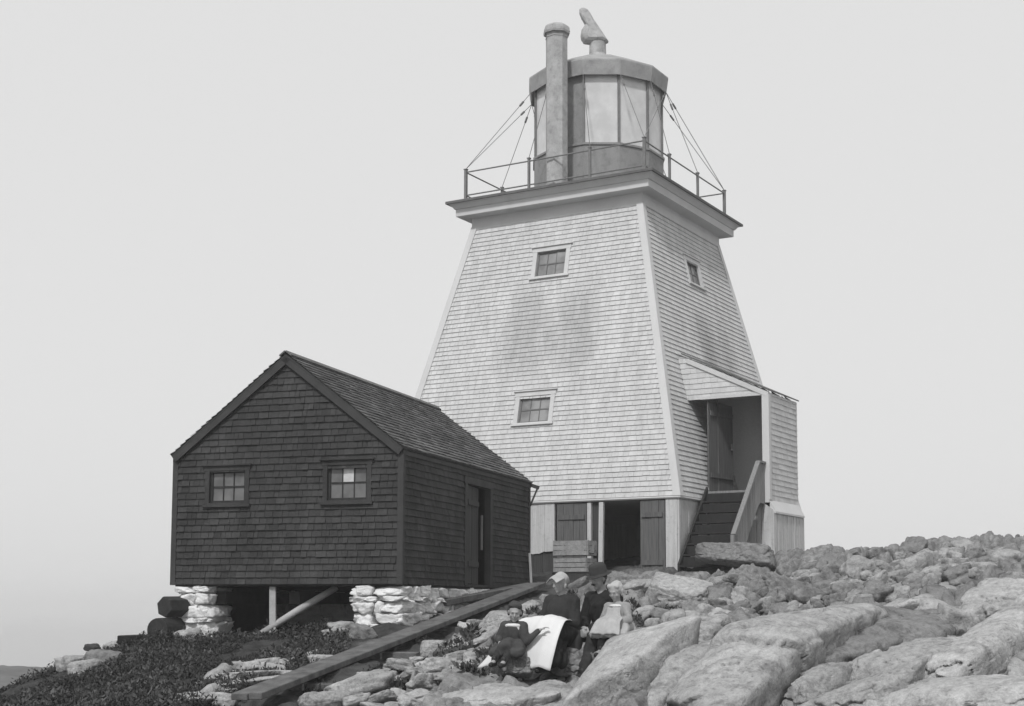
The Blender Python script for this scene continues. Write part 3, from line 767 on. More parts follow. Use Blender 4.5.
yl = pj-.05-LAND; mb = MB(); mb.bar((5.018, y0, hz(y0)+.625), (5.018, yl, hz(yl)+.625), .10, .045); mb.bar((5.018, yl-.0, hz(yl)+.623), (5.018, y1-.03, hz(y1-.03)+.625), .098, .045); mb.build('handrail', M['bal_board'], st)
mb = MB(); mb.box(4.985, 5.06, y1-.10, y1-.035, hz(y1)-.6, hz(y1)+.59); mb.build('newel', M['bal_board'], st)

# ------------------------------------------------------------------ the dark shed
SC = Vector((-1.661, 21.6, 0)); SYAW = R(-18.509)
SW, SL, SZ0, SZE, SZR = 3.9236, 6.2446, .3758, 2.3954, 3.905
sh = empty('wooden_shed', (SC.x, SC.y, SZ0), SYAW)
tag(sh, 'dark shingled gable-roofed shed on white stone piers beside the lighthouse', 'shed')
SD = (0, 0, -SZ0)
rise = (SZR-SZE)/(SW/2)
ztop = lambda u: SZE+rise*(SW/2-abs(u+SW/2))
win_s = [(-3.29, -2.66, 1.655, 2.165), (-1.235, -.57, 1.655, 2.195)]
glo = lambda v: -SW if v <= SZE else -SW+(v-SZE)/rise
ghi = lambda v: 0 if v <= SZE else -(v-SZE)/rise
shingle_wall('wall', M['shed_shingle'], sh, (0,0,0), (1,0,0), (0,0,1), (0,-1,0), SZ0, SZR-.05, glo, ghi, .104, .13, .027, win_s, SD, 61, gap=.007)
shingle_wall('wall', M['shed_shingle'], sh, (0,SL,0), (-1,0,0), (0,0,1), (0,1,0), SZ0, SZR-.05, lambda v: -ghi(v), lambda v: -glo(v), .104, .13, .027, [], SD, 62)
door_o = (2.78, 3.95, .42, 2.12)
shingle_wall('wall', M['shed_shingle'], sh, (0,0,0), (0,1,0), (0,0,1), (1,0,0), SZ0, SZE+.02, lambda v: 0, lambda v: SL, .104, .13, .027, [door_o], SD, 63, gap=.007)
shingle_wall('wall', M['shed_shingle'], sh, (-SW,0,0), (0,-1,0), (0,0,1), (-1,0,0), SZ0, SZE+.02, lambda v: -SL, lambda v: 0, .104, .13, .027, [], SD, 64)
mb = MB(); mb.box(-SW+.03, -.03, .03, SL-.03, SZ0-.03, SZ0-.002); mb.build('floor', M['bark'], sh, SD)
for x, s in ((0, 1), (-SW, -1)):
    for y, t in ((0, -1), (SL, 1)):
        mb = MB(); mb.box(min(x, x+s*.032), max(x, x+s*.032), min(y+t*.03, y-t*.06), max(y+t*.03, y-t*.06), SZ0-.01, SZE-.02)
        mb.box(min(x-s*.06, x-s*.001), max(x-s*.06, x-s*.001), min(y, y+t*.031), max(y, y+t*.031), SZ0-.01, SZE-.02)
        mb.build('corner_board', M['shed_trim'], sh, SD)
for n_, o_ in enumerate(win_s):
    window(sh, (0,0,0), (1,0,0), (0,0,1), (0,-1,0), *o_, 3, 2, .075, M['shed_shingle'], M['bark'], M['pane_shed'], SD, odd=(1, 1) if n_ else None)
board_wall('light_block_boards', M['bark'], sh, (-SW+.10, 0, 0), (0,-1,0), (0,0,1), (-1,0,0), -SL+.05, -.75, lambda u: -1.2, lambda u: SZ0-.02, .2, .03, SD, 88, gap=0)  # added dark boards, stop light showing through under the shed
board_wall('light_block_boards', M['bark'], sh, (0, SL-.1, 0), (-1,0,0), (0,0,1), (0,1,0), .05, SW-.1, lambda u: -1.2, lambda u: SZ0-.02, .2, .03, SD, 89, gap=0)  # same added light-blocking boards across the back
# roof: two shingled slopes, rake boards, eaves
ov, og, oe = .05, .085, .10
sl_len = math.hypot(SW/2+.0356, rise*(SW/2+.0356))
Vr = Vector((-1, 0, rise)).normalized(); Nr = Vector((rise, 0, 1)).normalized()
for s in (1, -1):
    V_ = Vector((-s, 0, rise)).normalized(); N_ = Vector((s*rise, 0, 1)).normalized()
    base = Vector((.045 if s > 0 else -SW-.045, 0, SZE+.068-rise*.045+.0))
    ln = (SW/2+.045)/abs(V_.x)
    if s > 0: o = shingle_wall('roof', M['roof_shingle'], sh, base, (0,1,0), V_, N_, 0, ln, lambda v: -og, lambda v: SL+oe, .115, .12, .024, [], SD, 71)
    else: o = shingle_wall('roof', M['roof_shingle'], sh, base, (0,-1,0), V_, N_, 0, ln, lambda v: -SL-oe, lambda v: og, .115, .12, .024, [], SD, 72)
    mb = MB(); a = base-N_*.03-Vector((0, og-.01, 0)); mb.obox(a, Vector((0, SL+oe+og-.02, 0)), V_*ln, N_*.026); mb.build('roof_board', M['shed_trim'], o)
    for y, t in ((-og+.012, 1), (SL+oe-.04, 1)):
        mb = MB(); a = base+Vector((0, y, 0))-N_*.032; mb.obox(a-N_*.10, Vector((0, .028, 0)), V_*(ln-.002), N_*.099); mb.build('rake_board', M['shed_trim'], sh, SD)
    mb = MB(); x0 = .004 if s > 0 else -SW-.034; mb.box(x0, x0+.03, -.03, SL+.04, SZE-.07, SZE-.005); mb.build('fascia', M['shed_trim'], sh, SD)
mb = MB()
for s in (1, -1):
    V_ = Vector((-s, 0, rise)).normalized(); N_ = Vector((s*rise, 0, 1)).normalized()
    mb.obox(Vector((-SW/2, -og-.01, SZR+.098))-V_*.12-N_*.0, Vector((0, SL+og+oe+.02, 0)), V_*.119, N_*.022)
mb.build('ridge_board', M['roof_shingle'], sh, SD)
# eave bracket at the far corner
mb = MB(); mb.bar((.02, SL+.03, SZE-.42), (.15, SL+.07, SZE-.09), .035, .035); mb.bar((.0, SL+.05, SZE+.0), (.19, SL+.05, SZE-.07), .05, .07); mb.build('eave_bracket', M['shed_trim'], sh, SD)
# doorway with a plank door standing half open
u0, u1, v0, v1 = door_o
mb = MB()
for a, b in ((u0-.12, u0), (u1, u1+.12)): mb.box(-.08, .035, a, b, SZ0+.02, v1)
mb.box(-.08, .04, u0-.14, u1+.14, v1+.001, v1+.12)
mb.build('door_frame', M['shed_trim'], sh, SD)
ang = R(-6); hU = Vector((math.sin(ang), math.cos(ang), 0)); hN = Vector((math.cos(ang), -math.sin(ang), 0))
d = board_wall('door', M['dark_board'], sh, (-.02, u0+.01, 0), hU, (0,0,1), hN, 0, .80, lambda u: v0+.01, lambda u: v1-.02, .17, .03, SD, 75)
for z in (v0+.3, v1-.35):
    mb = MB(); mb.obox(Vector((-.02, u0+.04, z))+hN*.04, hU*.72, Vector((0,0,.09)), hN*.02); mb.build('batten', M['dark_board'], d)
mb = MB(); mb.box(.036, .06, u0+.64, u0+.70, 1.02, 1.62); mb.build('door_latch_board', M['grey_board'], sh, SD)
# ------------------------------------------------------------------ rocks
_ico = {}
def ico(n):
    if n not in _ico:
        import bmesh
        bm = bmesh.new(); bmesh.ops.create_icosphere(bm, subdivisions=n, radius=1.0)
        bm.verts.ensure_lookup_table()
        _ico[n] = (np.array([v.co[:] for v in bm.verts]), [tuple(v.index for v in f.verts) for f in bm.faces]); bm.free()
    return _ico[n]
def cells3(x, y, z, seed):
    ix, iy, iz = np.floor(x), np.floor(y), np.floor(z)
    d1 = np.full(x.shape, 9.); d2 = np.full(x.shape, 9.); h = np.zeros(x.shape); t = np.zeros(x.shape)
    for a in (-1, 0, 1):
        for b in (-1, 0, 1):
            for c in (-1, 0, 1):
                cx_, cy_, cz_ = ix+a, iy+b, iz+c
                q = [.5+.8*(_hash(cx_, cy_, cz_, seed+k)-.5) for k in range(3)]
                ox, oy, oz = x-cx_-q[0], y-cy_-q[1], z-cz_-q[2]
                d = np.sqrt(ox*ox+oy*oy+oz*oz); near = d < d1
                d2 = np.where(near, d1, np.minimum(d2, d)); g = [_hash(cx_, cy_, cz_, seed+k)-.5 for k in (5, 6, 7)]
                h = np.where(near, _hash(cx_, cy_, cz_, seed+4)-.5, h); t = np.where(near, ox*g[0]+oy*g[1]+oz*g[2], t); d1 = np.where(near, d, d1)
    return d2-d1, h, t
def rock_verts(dim, seed, sub=4, p=9, nplanes=9, rough=.06, boxy=.5, crk=.03, blk=.09, frac=.9):
    """boulder: smooth intersection of random planes, roughened; dim = half sizes"""
    rg = np.random.default_rng(seed); D, f = ico(sub)
    N = [];
    for ax in np.eye(3):
        for s in (1, -1):
            n = ax*s+rg.normal(0, .22*(1-boxy)+.08, 3); N.append(n/np.linalg.norm(n))
    for _ in range(nplanes):
        n = rg.normal(0, 1, 3); N.append(n/np.linalg.norm(n))
    N = np.array(N); h = np.concatenate([rg.uniform(.86, 1.02, 6), rg.uniform(.92, 1.25, nplanes)])
    q = np.clip(D@N.T, 0, None)/h
    r = (q**p).sum(1)**(-1/p)
    P = D*r[:, None]
    dim = np.array(dim); s = P*dim
    sc = 1.5/max(dim.mean(), .05); o = seed*3.7
    X, Y, Z = s[:, 0]*sc+o, s[:, 1]*sc, s[:, 2]*sc
    nz = fbm(X, Y, Z, 6, seed % 97, .55)*rough
    n2 = noise3(X*1.1+9, Y*1.1, Z*1.1, seed % 53)+.35*noise3(X*4, Y*4, Z*4, seed % 31)
    crack = np.exp(-(n2/.06)**2)*crk                                     # weathered joints
    ax = rg.normal(0, 1, 3)*np.array([.5, .25, 1]); ax /= np.linalg.norm(ax)
    t = (s@ax)*sc*2.3+.5*n2; led = (t-np.floor(t)); led = rough*.55*(led-sstep(.82, 1, led))   # bedding ledges
    if blk:
        wv = .35*n2
        e, h, tt = cells3(X*frac+wv, Y*frac*.7-wv, Z*frac*1.5+wv, seed % 211)
        nz = nz+blk*(h*.9+tt*1.3)-blk*.55*(1-sstep(0, .16, e))
        e, h, tt = cells3(X*frac*2.7+wv, Y*frac*2.2, Z*frac*3.3-wv, seed % 173+9)
        nz = nz+blk*.32*(h+tt*1.2)-blk*.2*(1-sstep(0, .2, e))
    return s*(1+(nz+led-crack)[:, None]), f
def boulder(name, center, dim, rot, seed, material, sub=4, **kw):
    V, f = rock_verts(dim, seed, sub, **kw)
    me = bpy.data.meshes.new(name); me.from_pydata(V.tolist(), [], f)
    me.polygons.foreach_set('use_smooth', [True]*len(f)); me.materials.append(material)
    o = bpy.data.objects.new(name, me); col.objects.link(o); o.location = center; o.rotation_euler = rot
    return o
big = []
for t in np.linspace(0, 1, 40):
    p_ = RAMP_A.lerp(RAMP_B, float(t)); big.append((512+F*p_.x/p_.y, 609-F*p_.z/p_.y, .30*F/p_.y, .15*F/p_.y))
def place(px, py, Y, dim, rot, seed, material, label, lift=0, cat='boulder', name='boulder', group=None, sub=6, **kw):
    kw.setdefault('frac', .62); kw.setdefault('blk', .075); kw['rough'] = kw.get('rough', .06)*.5; kw['p'] = kw.get('p', 9)+6; kw.setdefault('crk', .018)
    c = at(px, py, Y); c.z += lift
    o = boulder(name, c, dim, rot, seed, material, sub, **kw)
    tag(o, label, cat, group); big.append((px, py, dim[0]*F/Y, dim[2]*F/Y)); return o
G, GP, GG = M['granite'], M['granite_pale'], M['granite_grey']
place(634, 680, 15.2, (.47, .86, .40), (R(14), R(-8), R(-26)), 3, GP, 'large smooth pale boulder directly below the seated man and the small child', p=10, rough=.03, nplanes=5, crk=.008, blk=.02)
place(704, 680, 14.8, (.24, 1.45, .33), (R(10), R(-16), R(-27)), 8, G, 'long narrow rock ridge just right of the smooth pale boulder', p=12, rough=.07)
place(690, 640, 18.3, (.42, .75, .24), (R(8), 0, R(-30)), 82, G, 'low flat rock behind the top of the smooth pale boulder', p=8, rough=.05)
place(776, 664, 15.6, (.62, 2.5, .50), (R(9), R(-10), R(-28)), 14, G, 'broad sunlit rock hump with a bright rounded top in the right foreground', p=10, rough=.06, nplanes=6)
place(846, 664, 16.6, (.55, 1.8, .50), (R(8), R(14), R(-30)), 15, GG, 'dark-faced blocky boulder right of the bright rock hump', p=9, rough=.06)
place(905, 644, 17.8, (.62, 1.7, .36), (R(8), R(8), R(-30)), 17, GG, 'grey rounded boulder behind the dark-faced blocky boulder', p=8, rough=.06)
place(742, 690, 14.6, (.20, 1.1, .24), (R(10), R(-14), R(-30)), 91, G, 'narrow rib of rock between the long ridge and the bright hump', p=14, rough=.07)
place(822, 690, 14.2, (.16, .8, .20), (R(10), R(-10), R(-38)), 92, G, 'first small slanting rib below the dark-faced boulder', p=12, rough=.08)
place(852, 684, 14.6, (.15, .7, .20), (R(10), R(-10), R(-40)), 93, GP, 'second small slanting rib below the dark-faced boulder', p=12, rough=.08)
place(884, 676, 15.2, (.16, .6, .17), (R(10), R(-10), R(-40)), 94, G, 'third small slanting rib below the dark-faced boulder', p=12, rough=.08)
place(860, 704, 13.6, (.50, .55, .22), (R(6), R(-12), R(-40)), 21, G, 'cracked low rock at the lower edge below the dark-faced boulder', p=8, rough=.1)
place(955, 702, 13.2, (1.0, .75, .20), (R(6), R(-5), R(-35)), 22, GP, 'flat pale rock sheet in the lower right corner', p=7, rough=.04)
place(990, 655, 15.6, (.34, 2.2, .30), (R(10), R(-14), R(-38)), 24, GP, 'slanting pale rock rib near the right border', p=8, rough=.07)
place(1012, 612, 18.6, (.5, 1.2, .42), (R(10), R(-12), R(-34)), 25, GP, 'tall pale rock shoulder at the right border', p=8, rough=.06)
place(930, 668, 15.0, (.26, 1.0, .22), (R(10), R(-12), R(-40)), 26, G, 'thin grey rib left of the slanting pale rock rib', p=8, rough=.08)
place(738, 555, 28.2, (.78, .5, .26), (R(4), R(3), R(-20)), 31, GG, 'flat-topped slab of rock lying at the foot of the porch stairs', p=10, rough=.05, cat='rock slab', name='rock_slab')
place(678, 596, 24.2, (.55, .5, .30), (R(5), R(8), R(-25)), 33, GP, 'pale square-faced rock in front of the right cart-door leaf', p=10, rough=.05)
place(640, 592, 25.2, (.5, .45, .22), (R(5), R(-8), R(-15)), 35, G, 'low rock just right of the blond child in front of the dark doorway', p=10, rough=.06)
place(492, 703, 14.6, (.62, .45, .14), (R(8), R(-4), R(-20)), 37, GP, 'flat pale rock in front of the seated woman', p=7, rough=.05)
place(548, 704, 14.7, (.34, .6, .12), (R(10), R(6), R(-15)), 39, G, 'layered rock step below the man\'s boots', p=8, rough=.08)
place(607, 664, 16.3, (.34, .40, .22), (R(8), 0, R(-20)), 40, GG, 'dark rock the man and the blond child sit on', p=9, rough=.06)
place(560, 656, 16.4, (.30, .34, .16), (R(5), 0, R(10)), 41, GG, 'low rock the woman in the white apron sits on', p=9, rough=.06)
place(513, 666, 15.9, (.22, .24, .12), (R(5), 0, R(10)), 42, GG, 'small rock the dark-haired child sits on', p=9, rough=.06)
place(506, 622, 20.0, (.26, .30, .15), (R(4), R(5), R(20)), 43, G, 'rounded grey rock behind the dark-haired child beside the slipway', p=8, rough=.05)
place(436, 650, 18.2, (.20, .24, .13), (R(4), R(5), R(20)), 44, G, 'rounded rock beside the middle of the slipway', p=8, rough=.05)

def scatter(n, poly, size, material, label, group, seed, flat=.6, elong=1.4, gap=.62, sink=.25, name='boulder', cat='boulder', yaw=-28, sub=3, tries=60, avoid=True):
    rg = random.Random(seed); done = []
    def inside(x, y):
        c = False
        for i in range(len(poly)):
            (x1, y1), (x2, y2) = poly[i], poly[i-1]
            if (y1 > y) != (y2 > y) and x < (x2-x1)*(y-y1)/(y2-y1)+x1: c = not c
        return c
    xs = [p[0] for p in poly]; ys = [p[1] for p in poly]
    for k in range(n):
        for _ in range(tries):
            px, py = rg.uniform(min(xs), max(xs)), rg.uniform(min(ys), max(ys))
            if not inside(px, py): continue
            s = rg.uniform(*size)*(1 if rg.random() < .7 else 1.5)
            g = ground_at(px, py)
            if g.y > 36: continue
            spx = s*F/g.y
            if avoid and any(((px-a)/(w+spx*.5))**2+((py-b)/(h+spx*.4))**2 < .8 for a, b, w, h in big): continue
            if any(math.hypot((px-a), (py-b)*1.7) < gap*(spx+r) for a, b, r in done): continue
            done.append((px, py, spx))
            d = (s*rg.uniform(.8, 1.15), s*elong*rg.uniform(.7, 1.3), s*flat*rg.uniform(.75, 1.3))
            z = gh(g.x, g.y)
            z = .5*z+.5*hb(g.x, g.y)
            o = boulder(name, (g.x, g.y, z+d[2]*(.5-sink)), d, (R(rg.uniform(-14, 24)), R(rg.uniform(-30, 20)), R(yaw+rg.uniform(-34, 34))), 1000*seed+k, material if not isinstance(material, list) else rg.choice(material), sub, p=rg.choice((8, 11, 15, 22)), rough=rg.uniform(.07, .12), nplanes=rg.choice((6, 9, 13)), crk=.07)
            tag(o, label, cat, group); break
scatter(34, [(812,562),(860,554),(930,547),(1023,548),(1023,566),(940,570),(850,576),(790,584)], (.10, .22), [GG, G], 'grey weathered rock on the skyline of the slope right of the porch', 'rocks along the right-hand skyline', 5, .7, 1.4, .55, sink=.42, sub=4)
scatter(110, [(690,585),(780,578),(880,566),(1020,556),(1023,600),(930,612),(840,606),(760,618),(690,622)], (.09, .21), [GG, G, GG], 'grey rounded rock jumbled on the slope below the porch skyline', 'rocks jumbled across the right-hand slope', 6, .75, 1.5, .5, sink=.42, sub=4)
scatter(45, [(860,612),(960,600),(1023,596),(1023,690),(940,690),(880,655)], (.16, .32), [GP, G], 'pale rock among the slanting ribs at the right foreground', 'pale rocks in the right foreground', 7, .7, 1.8, .58, yaw=-36, sub=4)
scatter(70, [(790,600),(900,580),(1020,570),(1023,640),(940,640),(900,600),(830,618),(760,612)], (.05, .12), [GG, G], 'small broken stone lodged in a gap of the right-hand slope', 'small broken stones in the right-hand slope', 27, .7, 1.3, .4, avoid=False)
scatter(34, [(176,702),(250,660),(330,650),(350,652),(270,690),(235,704)], (.06, .16), [GP, G], 'pale broken stone left of the slipway', 'pale broken stones left of the slipway', 28, .5, 1.4, .5)
scatter(28, [(640,604),(700,600),(750,610),(735,628),(700,632),(648,625)], (.10, .20), [G, GP, GG], 'small rock in the hollow behind the smooth pale boulder', 'small rocks in the hollow behind the boulder', 8, .75, 1.3, .6)
scatter(70, [(330,672),(420,632),(500,606),(535,604),(500,640),(505,680),(450,700),(330,706),(290,700)], (.09, .21), [G, GP, G], 'low flat grey rock between the slipway and the seated group', 'flat rocks between the slipway and the family', 9, .5, 1.6, .6, yaw=-40, sub=4)
scatter(14, [(440,610),(520,598),(560,596),(560,612),(500,618),(450,622)], (.08, .16), [G, GG], 'small stone beside the upper slipway behind the woman', 'small stones beside the upper slipway', 19, .6, 1.3, .6)
scatter(12, [(560,588),(640,582),(690,578),(690,590),(600,596)], (.10, .20), [G, GG], 'small grey rock in front of the cart doorway', 'small rocks before the cart doorway', 20, .7, 1.3, .6)
# pale flat stones at the left of the slipway foot, each distinct slab
SL_ = [(205,697,15.6,.36,.16,.045,15),(192,703,15.2,.30,.14,.04,-12),(238,688,16.6,.34,.16,.05,12),(262,672,17.9,.22,.15,.075,25),(285,668,18.1,.22,.14,.07,-8),(300,678,17.0,.26,.14,.05,20),(248,680,17.1,.30,.17,.04,-16),(322,664,18.4,.17,.12,.06,5),(275,685,16.4,.3,.15,.04,10),(222,703,15.2,.12,.1,.07,30),(181,706,15.0,.10,.08,.08,40)]
for k, (px, py, Y, a, b, c, yw) in enumerate(SL_):
    g = ground_at(px, py)
    o = boulder('stone_slab', (g.x, g.y, max(hb(g.x, g.y), gh(g.x, g.y))+c*.6), (a, b*1.4, c), (R(rng.uniform(-4, 6)), R(rng.uniform(-6, 6)), R(yw)), 300+k, GP, 4, p=12, rough=.04, nplanes=4, boxy=.7)
    tag(o, 'pale flat stone slab in the pile left of the slipway foot', 'stone slab', 'flat stones left of the slipway foot')
# rocks on the left skyline below the shed
for px, py, s, l, mt in ((72,664,.20,'overhanging grey rock at the far left end of the skyline rocks',G),(84,668,.19,'broad rock at the left end of the heather bank',G),(92,648,.20,'dark pointed rock on the left skyline',M['bark']),(113,646,.19,'rounded grey rock between the pointed rock and the flat timber',G),(104,660,.24,'rock below the dark pointed rock',GG),(186,637,.20,'pale stone at the foot of the left stone pier',GP),(340,628,.16,'flat grey stone at the foot of the right stone pier',G),(362,633,.18,'dark flat stone below the right stone pier',GG),(335,634,.15,'rounded stone left below the right stone pier',G)):
    g = ground_at(px, py+6)
    tag(boulder('rock', (g.x, g.y, at(px, py, g.y).z), (s*1.1, s, s*.62), (R(5), R(rng.uniform(-12, 12)), R(rng.uniform(-40, 40))), int(px*7+py), mt, 4, p=10, rough=.07), l, 'rock')

# ------------------------------------------------------------------ stone piers: laid stones, one body of masonry each
def masonry(name, label, u0, u1, d0, d1, zb, zt, seed, course=(.10, .2), slen=(.2, .5), bottom=None):
    """dry-laid pier in shed coordinates: u across the gable, d back from it"""
    rg = random.Random(seed); mb = MB(); z = zt
    k = 0
    while True:
        h = rg.uniform(*course); zl = z-h
        lowest = bottom(u1) if bottom else zb
        if z <= zb: break
        ins = rg.uniform(-.02, .03)
        # front face stones and side face stones
        for axis in (0, 1, 2):
            a0, a1 = (u0, u1) if axis == 0 else (d0, d1)
            a = a0+ins
            while a < a1-.05:
                w = min(rg.uniform(*slen), a1-a)
                if a1-(a+w) < .12: w = a1-a
                c = (a+w/2, z-h/2); dep = .16
                if axis == 0: ctr = (c[0], d0+dep-.02, c[1]); dim = (w/2*.99, dep*1.05, h/2*.99)
                elif axis == 1: ctr = (u1-dep+.02, c[0], c[1]); dim = (dep*1.05, w/2*.99, h/2*.99)
                else: ctr = (u0+dep-.02, c[0], c[1]); dim = (dep*1.05, w/2*.99, h/2*.99)
                ok = True
                if bottom and axis == 1 and ctr[2] < bottom(c[0]): ok = False
                if ok:
                    V, f = rock_verts(dim, seed*100+k, 4, 24, 5, .07, .62, .03); k += 1
                    V = V*1.06+np.array(ctr)+np.array([rg.uniform(-.012, .012) for _ in range(3)])
                    mb.add(V.tolist(), f, rg.random())
                a += w
        z = zl
    o = mb.build(name, M['masonry'], None, None, True)
    o.location = (SC.x, SC.y, 0); o.rotation_euler.z = SYAW
    # object origin at its base
    return tag(o, label, 'stone pier')
masonry('stone_pier', 'white rough stone pier under the left front corner of the dark shed', -3.86, -3.28, .02, .75, -.56, .345, 4, (.07, .20), (.18, .5))
masonry('stone_pier', 'white rough stone wall under the right front corner and long side of the dark shed', -.80, .0, .02, 4.7, -.40, .345, 6, (.07, .18), (.16, .5), bottom=lambda d: -.46+max(0, d-.7)*.2)
# post and pole under the gable
def gp(px, py, off=.02): 
    """point on the gable plane of the shed pushed back by off metres"""
    d = at(px, py, 1.0); gy = Vector((-math.sin(SYAW), math.cos(SYAW), 0)); o = SC+gy*off
    return d*(o.dot(gy)/d.dot(gy))
mb = MB(); a, b = gp(273, 640, .10), gp(273, 583, .10); b.z = SZ0-.035; mb.bar(a-Vector((0,0,.1)), b, .10, .09, (0, 1, 0))
tag(mb.build('wooden_post', M['pale_pole'], bevel=.006), 'short pale squared post standing upright under the shed gable', 'post')
mb = MB(); a, b = gp(258, 636, .02), gp(337, 587, .45); mb.tube([a, (a+b)/2+Vector((0,0,.012)), b], [.055, .058, .05], 10)
tag(mb.build('wooden_pole', M['pale_pole'], smooth=True), 'round pale pole leaning diagonally under the shed gable', 'pole')
# dark cross timbers beneath the shed floor
for u in (-3.2, -1.9, -.7):
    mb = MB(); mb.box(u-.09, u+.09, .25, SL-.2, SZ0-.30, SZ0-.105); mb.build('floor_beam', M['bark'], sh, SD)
mb = MB(); mb.box(-SW+.05, -.05, .18, .24, -.6, SZ0-.31)
# rear stone footing added to block light and keep the space under the shed dark
masonry('light_block_footing', 'added stone footing blocking light under the back of the dark shed', -3.8, -.2, 3.2, 3.7, -1.0, .30, 9, (.16, .24), (.4, .8))

# ------------------------------------------------------------------ timbers
mb = MB()
def rampz(t): return RAMP_A.lerp(RAMP_B, t)
dirr = (RAMP_B-RAMP_A); flat = Vector((dirr.y, -dirr.x, 0)).normalized()
ns = 7
for w0, w1, up in ((-.19, .0, .0), (.012, .17, .012)):
    for k in range(1):
        a, b = RAMP_A+Vector((0,0,.13+up)), RAMP_B+Vector((0,0,.13+up))
        mb.obox(a+flat*w0-Vector((0,0,.075)), b-a, flat*(w1-w0), Vector((0,0,.075)), .4)
sl_o = mb.build('timber_slipway', M['rough_timber'], bevel=.008); tag(sl_o, 'long dark timber slipway running from the lower left up to the lighthouse door', 'slipway')
for t in (.12, .33, .55, .78):
    p = rampz(t); m2 = MB(); m2.obox(p-flat*.5+Vector((0,0,-.11)), flat*1.0, dirr.normalized()*.14, Vector((0,0,.105))); m2.build('cross_sleeper', M['rough_timber'], sl_o)
a, b = at(438, 606, 23.2), at(533, 588, 27.0)
mb = MB(); mb.bar(a+Vector((0,0,.05)), b+Vector((0,0,.05)), .30, .10); tag(mb.build('timber_beam', M['rough_timber'], bevel=.008), 'shorter dark timber lying along the side wall of the shed', 'timber')
# logs and timbers behind the left pier
def log(px, py, Y, r, L, yaw, n, label, roll=0, name='log'):
    c = at(px, py, Y); d = Vector((math.sin(yaw), math.cos(yaw), .02)); mb = MB()
    mb.tube([c, c+d*.03, c+d*L], [r*.97, r, r*.97], n)
    o = mb.build(name, M['bark'], smooth=False, bevel=.008); return tag(o, label, name)
log(157, 630, 22.3, .185, 1.6, R(18), 24, 'round dark log lying end-on left of the stone pier')
log(164, 607, 22.5, .17, 1.5, R(32), 6, 'dark hewn timber resting on top of the round log', name='timber')
mb = MB(); a = at(117, 640, 22.2); b = at(149, 640, 22.6); mb.obox(a-Vector((0,0,.06)), b-a, Vector((.1,1.0,0)), Vector((0,0,.13))); tag(mb.build('flat_timber', M['bark'], bevel=.01), 'flat dark timber lying between the skyline rocks and the round log', 'timber')
mb = MB(); a, b = at(531.5, 588, 27.3), at(529.6, 553, 27.3); mb.bar(a, b, .045, .045, (0,1,0)); tag(mb.build('thin_stake', M['pale_pole']), 'thin pale stake standing at the back corner of the shed', 'stake')

# ------------------------------------------------------------------ crates stacked before the doorway
def crate(px, py, w, d, h, yaw, label, Y):
    c = at(px, py, Y); e = empty('slatted_crate', c, yaw); tag(e, label, 'crate', 'crates stacked at the cart doorway')
    for s in (-1, 1):
        for (nm, ax) in (('slat', 0), ('slat', 1)):
            n = 3; 
            for k in range(n):
                z = h*(k+.06)/n; hh = h*.86/n; mb = MB()
                if ax == 0: mb.box(-w/2, w/2, s*d/2-.011, s*d/2+.011, z, z+hh)
                else: mb.box(s*w/2-.011, s*w/2+.011, -d/2+.012, d/2-.012, z, z+hh)
                o = mb.build(nm, M['crate_wood'], e, (rng.uniform(-.006, .006), 0, 0))
        for t in (-1, 1):
            mb = MB(); mb.box(s*(w/2-.015)-.03, s*(w/2-.015)+.03, t*(d/2-.04)-.025, t*(d/2-.04)+.025, 0, h); mb.build('corner_post', M['crate_wood'], e)
    mb = MB(); mb.box(-w/2+.012, w/2-.012, -d/2+.012, d/2-.012, .005, .03); mb.build('bottom', M['crate_wood'], e)
    return e
YC = 29.3
crate(575, 572.5, .72, .5, .29, R(-30), 'pale slatted crate under the topmost one and above the dark chest', YC)
crate(575, 556, .74, .5, .31, R(-26), 'topmost pale slatted crate of the stack before the cart doorway', YC)
c = at(577, 586, YC); mb = MB(); mb.box(-.42, .42, -.3, .3, 0, .27); o = mb.build('wooden_chest', M['dark_board'], None, c, bevel=.012); o.rotation_euler.z = R(-30)
tag(o, 'dark wooden chest under the pale slatted crates', 'chest')
m2 = MB(); m2.box(-.44, .44, -.32, .32, .271, .285); m2.build('lid', M['grey_board'], o)
# leaning board beside the crates
mb = MB(); a, b = at(589, 553, 29.0), at(590, 541, 29.2); mb.bar(a, b, .2, .03, (0,-1,0)); tag(mb.build('short_board', M['grey_board']), 'short pale board leaning between the crates and the doorway post', 'board')

